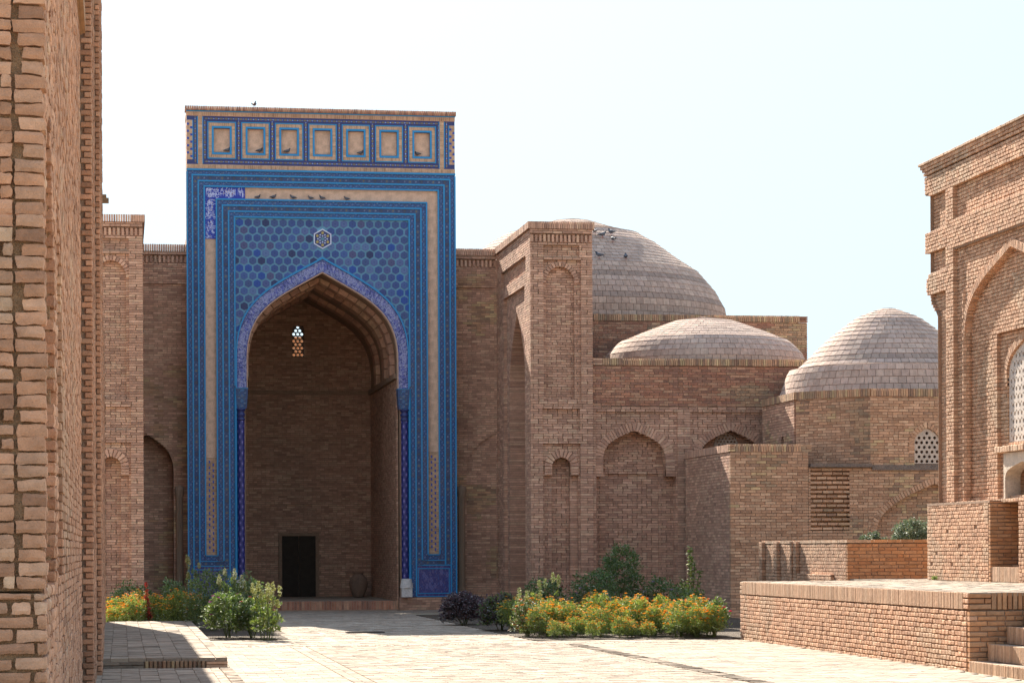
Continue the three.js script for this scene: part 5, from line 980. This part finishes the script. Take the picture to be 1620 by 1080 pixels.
{ // raised soil behind the retaining wall, with two feathery shrubs
  const T = new Thing('raised_soil', 'earth fill behind the low retaining wall', '', [16, 0, -53], { kind: 'structure' });
  T.mesh('earth', merge([uvBox(14.99, 17.5, 0, 1.66, 48.42, 54.5)]), std({ color: lin(0.3, 0.22, 0.15), map: grainTex, bumpMap: grainBump, bumpScale: 0.05 }));
  darkBush([16.28, 1.64, -49.3], 0.62, 0.42, 'larger feathery grey green shrub above the retaining wall by the portal base', GREY, 2600, 0, null, 0.06);
  darkBush([15.5, 1.64, -49.6], 0.36, 0.28, 'smaller feathery grey green shrub on the retaining wall', GREY, 1100, 0, null, 0.06);
  plant('weed', 'tiny green weed at the base of the sunlit portal', 'weed', [15.3, 1.085, -45.0], (part) => { const b = new Buf(); for (let i = 0; i < 60; i++) leaf(b, [rr(-.06, .02), 0, rr(-.08, .08)], norm([rr(-1, .4), 1.2, rr(-1, 1)]), rr(0.05, 0.13), 0.01, jcol([.2, .26, .07])); part('foliage', b, leafMat); });
}

// ---------------------------------------------------------------- pigeons
function pigeonGeo() {
  const path = [[-0.165, 0.088, 0.034, 0.005], [-0.12, 0.092, 0.032, 0.010], [-0.08, 0.098, 0.036, 0.026], [-0.04, 0.104, 0.052, 0.045], [0.01, 0.112, 0.058, 0.056], [0.05, 0.124, 0.05, 0.052], [0.075, 0.146, 0.036, 0.038], [0.088, 0.17, 0.026, 0.027], [0.096, 0.188, 0.024, 0.024], [0.108, 0.203, 0.022, 0.022], [0.124, 0.208, 0.012, 0.013], [0.134, 0.205, 0.005, 0.005], [0.147, 0.199, 0.001, 0.001]];
  const n = 12, P = [], C = [], I = [];
  path.forEach(([x, y, w, h], i) => { const a = path[Math.max(0, i - 1)], b = path[Math.min(path.length - 1, i + 1)], t = norm([b[0] - a[0], b[1] - a[1], 0]), up = [-t[1], t[0], 0]; for (let k = 0; k < n; k++) { const q = k / n * Math.PI * 2; P.push(x + up[0] * Math.cos(q) * h, y + up[1] * Math.cos(q) * h, Math.sin(q) * w); const c = i > 10 ? [.09, .08, .08] : i > 5 ? [.045, .055, .075] : i < 2 ? [.03, .032, .04] : Math.abs(Math.sin(q)) > 0.5 ? [.12, .13, .16] : [.07, .075, .095]; C.push(...c); } });
  for (let i = 0; i + 1 < path.length; i++) for (let k = 0; k < n; k++) { const a = i * n + k, b = i * n + (k + 1) % n; I.push(a, a + n, b, b, a + n, b + n); }
  P.push(-0.166, 0.088, 0); C.push(.03, .03, .04); const c0 = P.length / 3 - 1; for (let k = 0; k < n; k++) I.push(c0, k, (k + 1) % n);
  const g = new THREE.BufferGeometry(); g.setAttribute('position', new THREE.Float32BufferAttribute(P, 3)); g.setAttribute('color', new THREE.Float32BufferAttribute(C, 3)); g.setIndex(I); g.computeVertexNormals(); return g;
}
const pgeo = pigeonGeo(), pmat = std({ vertexColors: true, roughness: 0.7 });
const wing = new THREE.SphereGeometry(1, 12, 8); wing.scale(0.095, 0.032, 0.014); wing.rotateZ(0.1);
const legG = merge([new THREE.CylinderGeometry(0.004, 0.004, 0.06, 6).translate(0, 0.032, 0), new THREE.CylinderGeometry(0.003, 0.003, 0.045, 5).rotateZ(Math.PI / 2).translate(0.008, 0.004, 0)]);
const legM = std({ color: lin(0.3, 0.06, 0.05) }), eyeM = std({ color: lin(0.4, 0.12, 0.02), roughness: 0.3 }), wingM = std({ color: lin(0.085, 0.09, 0.11), roughness: 0.75 });
function pigeon(label, x, y, z, turn, group, sc = 0.95) {
  const g = new THREE.Group(); g.name = numbered('pigeon'); g.position.set(x, y, z); g.rotation.y = turn; g.scale.setScalar(sc); g.userData = { label, category: 'pigeon', group }; scene.add(g);
  const p = (n, geo, m) => { const q = sh(new THREE.Mesh(geo, m)); q.name = n; g.add(q); return q; };
  p('body', pgeo, pmat);
  for (const s of [-1, 1]) { const w = p('wing', wing, wingM); w.position.set(-0.035, 0.112, s * 0.048); p('leg', legG, legM).position.set(0.005, 0, s * 0.02); const e = p('eye', new THREE.SphereGeometry(0.0045, 8, 6), eyeM); e.position.set(0.112, 0.208, s * 0.0195); }
}
const ORD = ['leftmost', 'second', 'third', 'fourth', 'fifth', 'rightmost'];
[[2.97, 0, 'first'], [3.87, 0, 'second'], [4.64, 0.2, 'third'], [6.70, 0, 'fifth'], [8.33, 3.0, 'seventh']].forEach(([x, t, w]) => pigeon(`pigeon resting in the ${w} framed recess of the blue frieze`, x, 12.816, -69.24, t + rr(-0.5, 0.5), 'pigeons on the blue portal', rr(0.64, 0.76)));
[[3.816, 0], [4.246, 0.1], [4.80, 3.1], [5.30, 2.9], [5.61, 3.2], [6.31, 3.1]].forEach(([x, t], i) => pigeon(`${i === 0 || i === 5 ? ORD[i] : ORD[i] + ' from left'} of six pigeons on the plaster ledge`, x, 11.517, -69.19, t + rr(-0.5, 0.5), 'pigeons on the blue portal', rr(0.62, 0.74)));
pigeon('pigeon perched on the very top edge of blue portal', 3.73, 14.09, -69.25, 1.2, 'pigeons on the blue portal');
[[14.03, 11.12, 72.41, 1.6, 'topmost pigeon nearest the tower on the large dome'], [14.23, 10.99, 72.26, 0.3, 'pigeon left of the dome pair just below the topmost'], [14.55, 11.1, 72.48, 2.2, 'upper pigeon of the right hand pair on the large dome'], [14.53, 10.85, 72.12, 1.8, 'lower pigeon of the right hand pair on the large dome'], [13.92, 10.24, 71.16, 3.1, 'lower left pigeon on the large dome'], [14.73, 10.22, 71.24, 1.4, 'lower right pigeon on the large dome']].forEach(([x, y, D, t, l]) => pigeon(l, x, y, -D + 0.02, t, 'pigeons on the large dome', 1.0));

renderer.render(scene, camera);
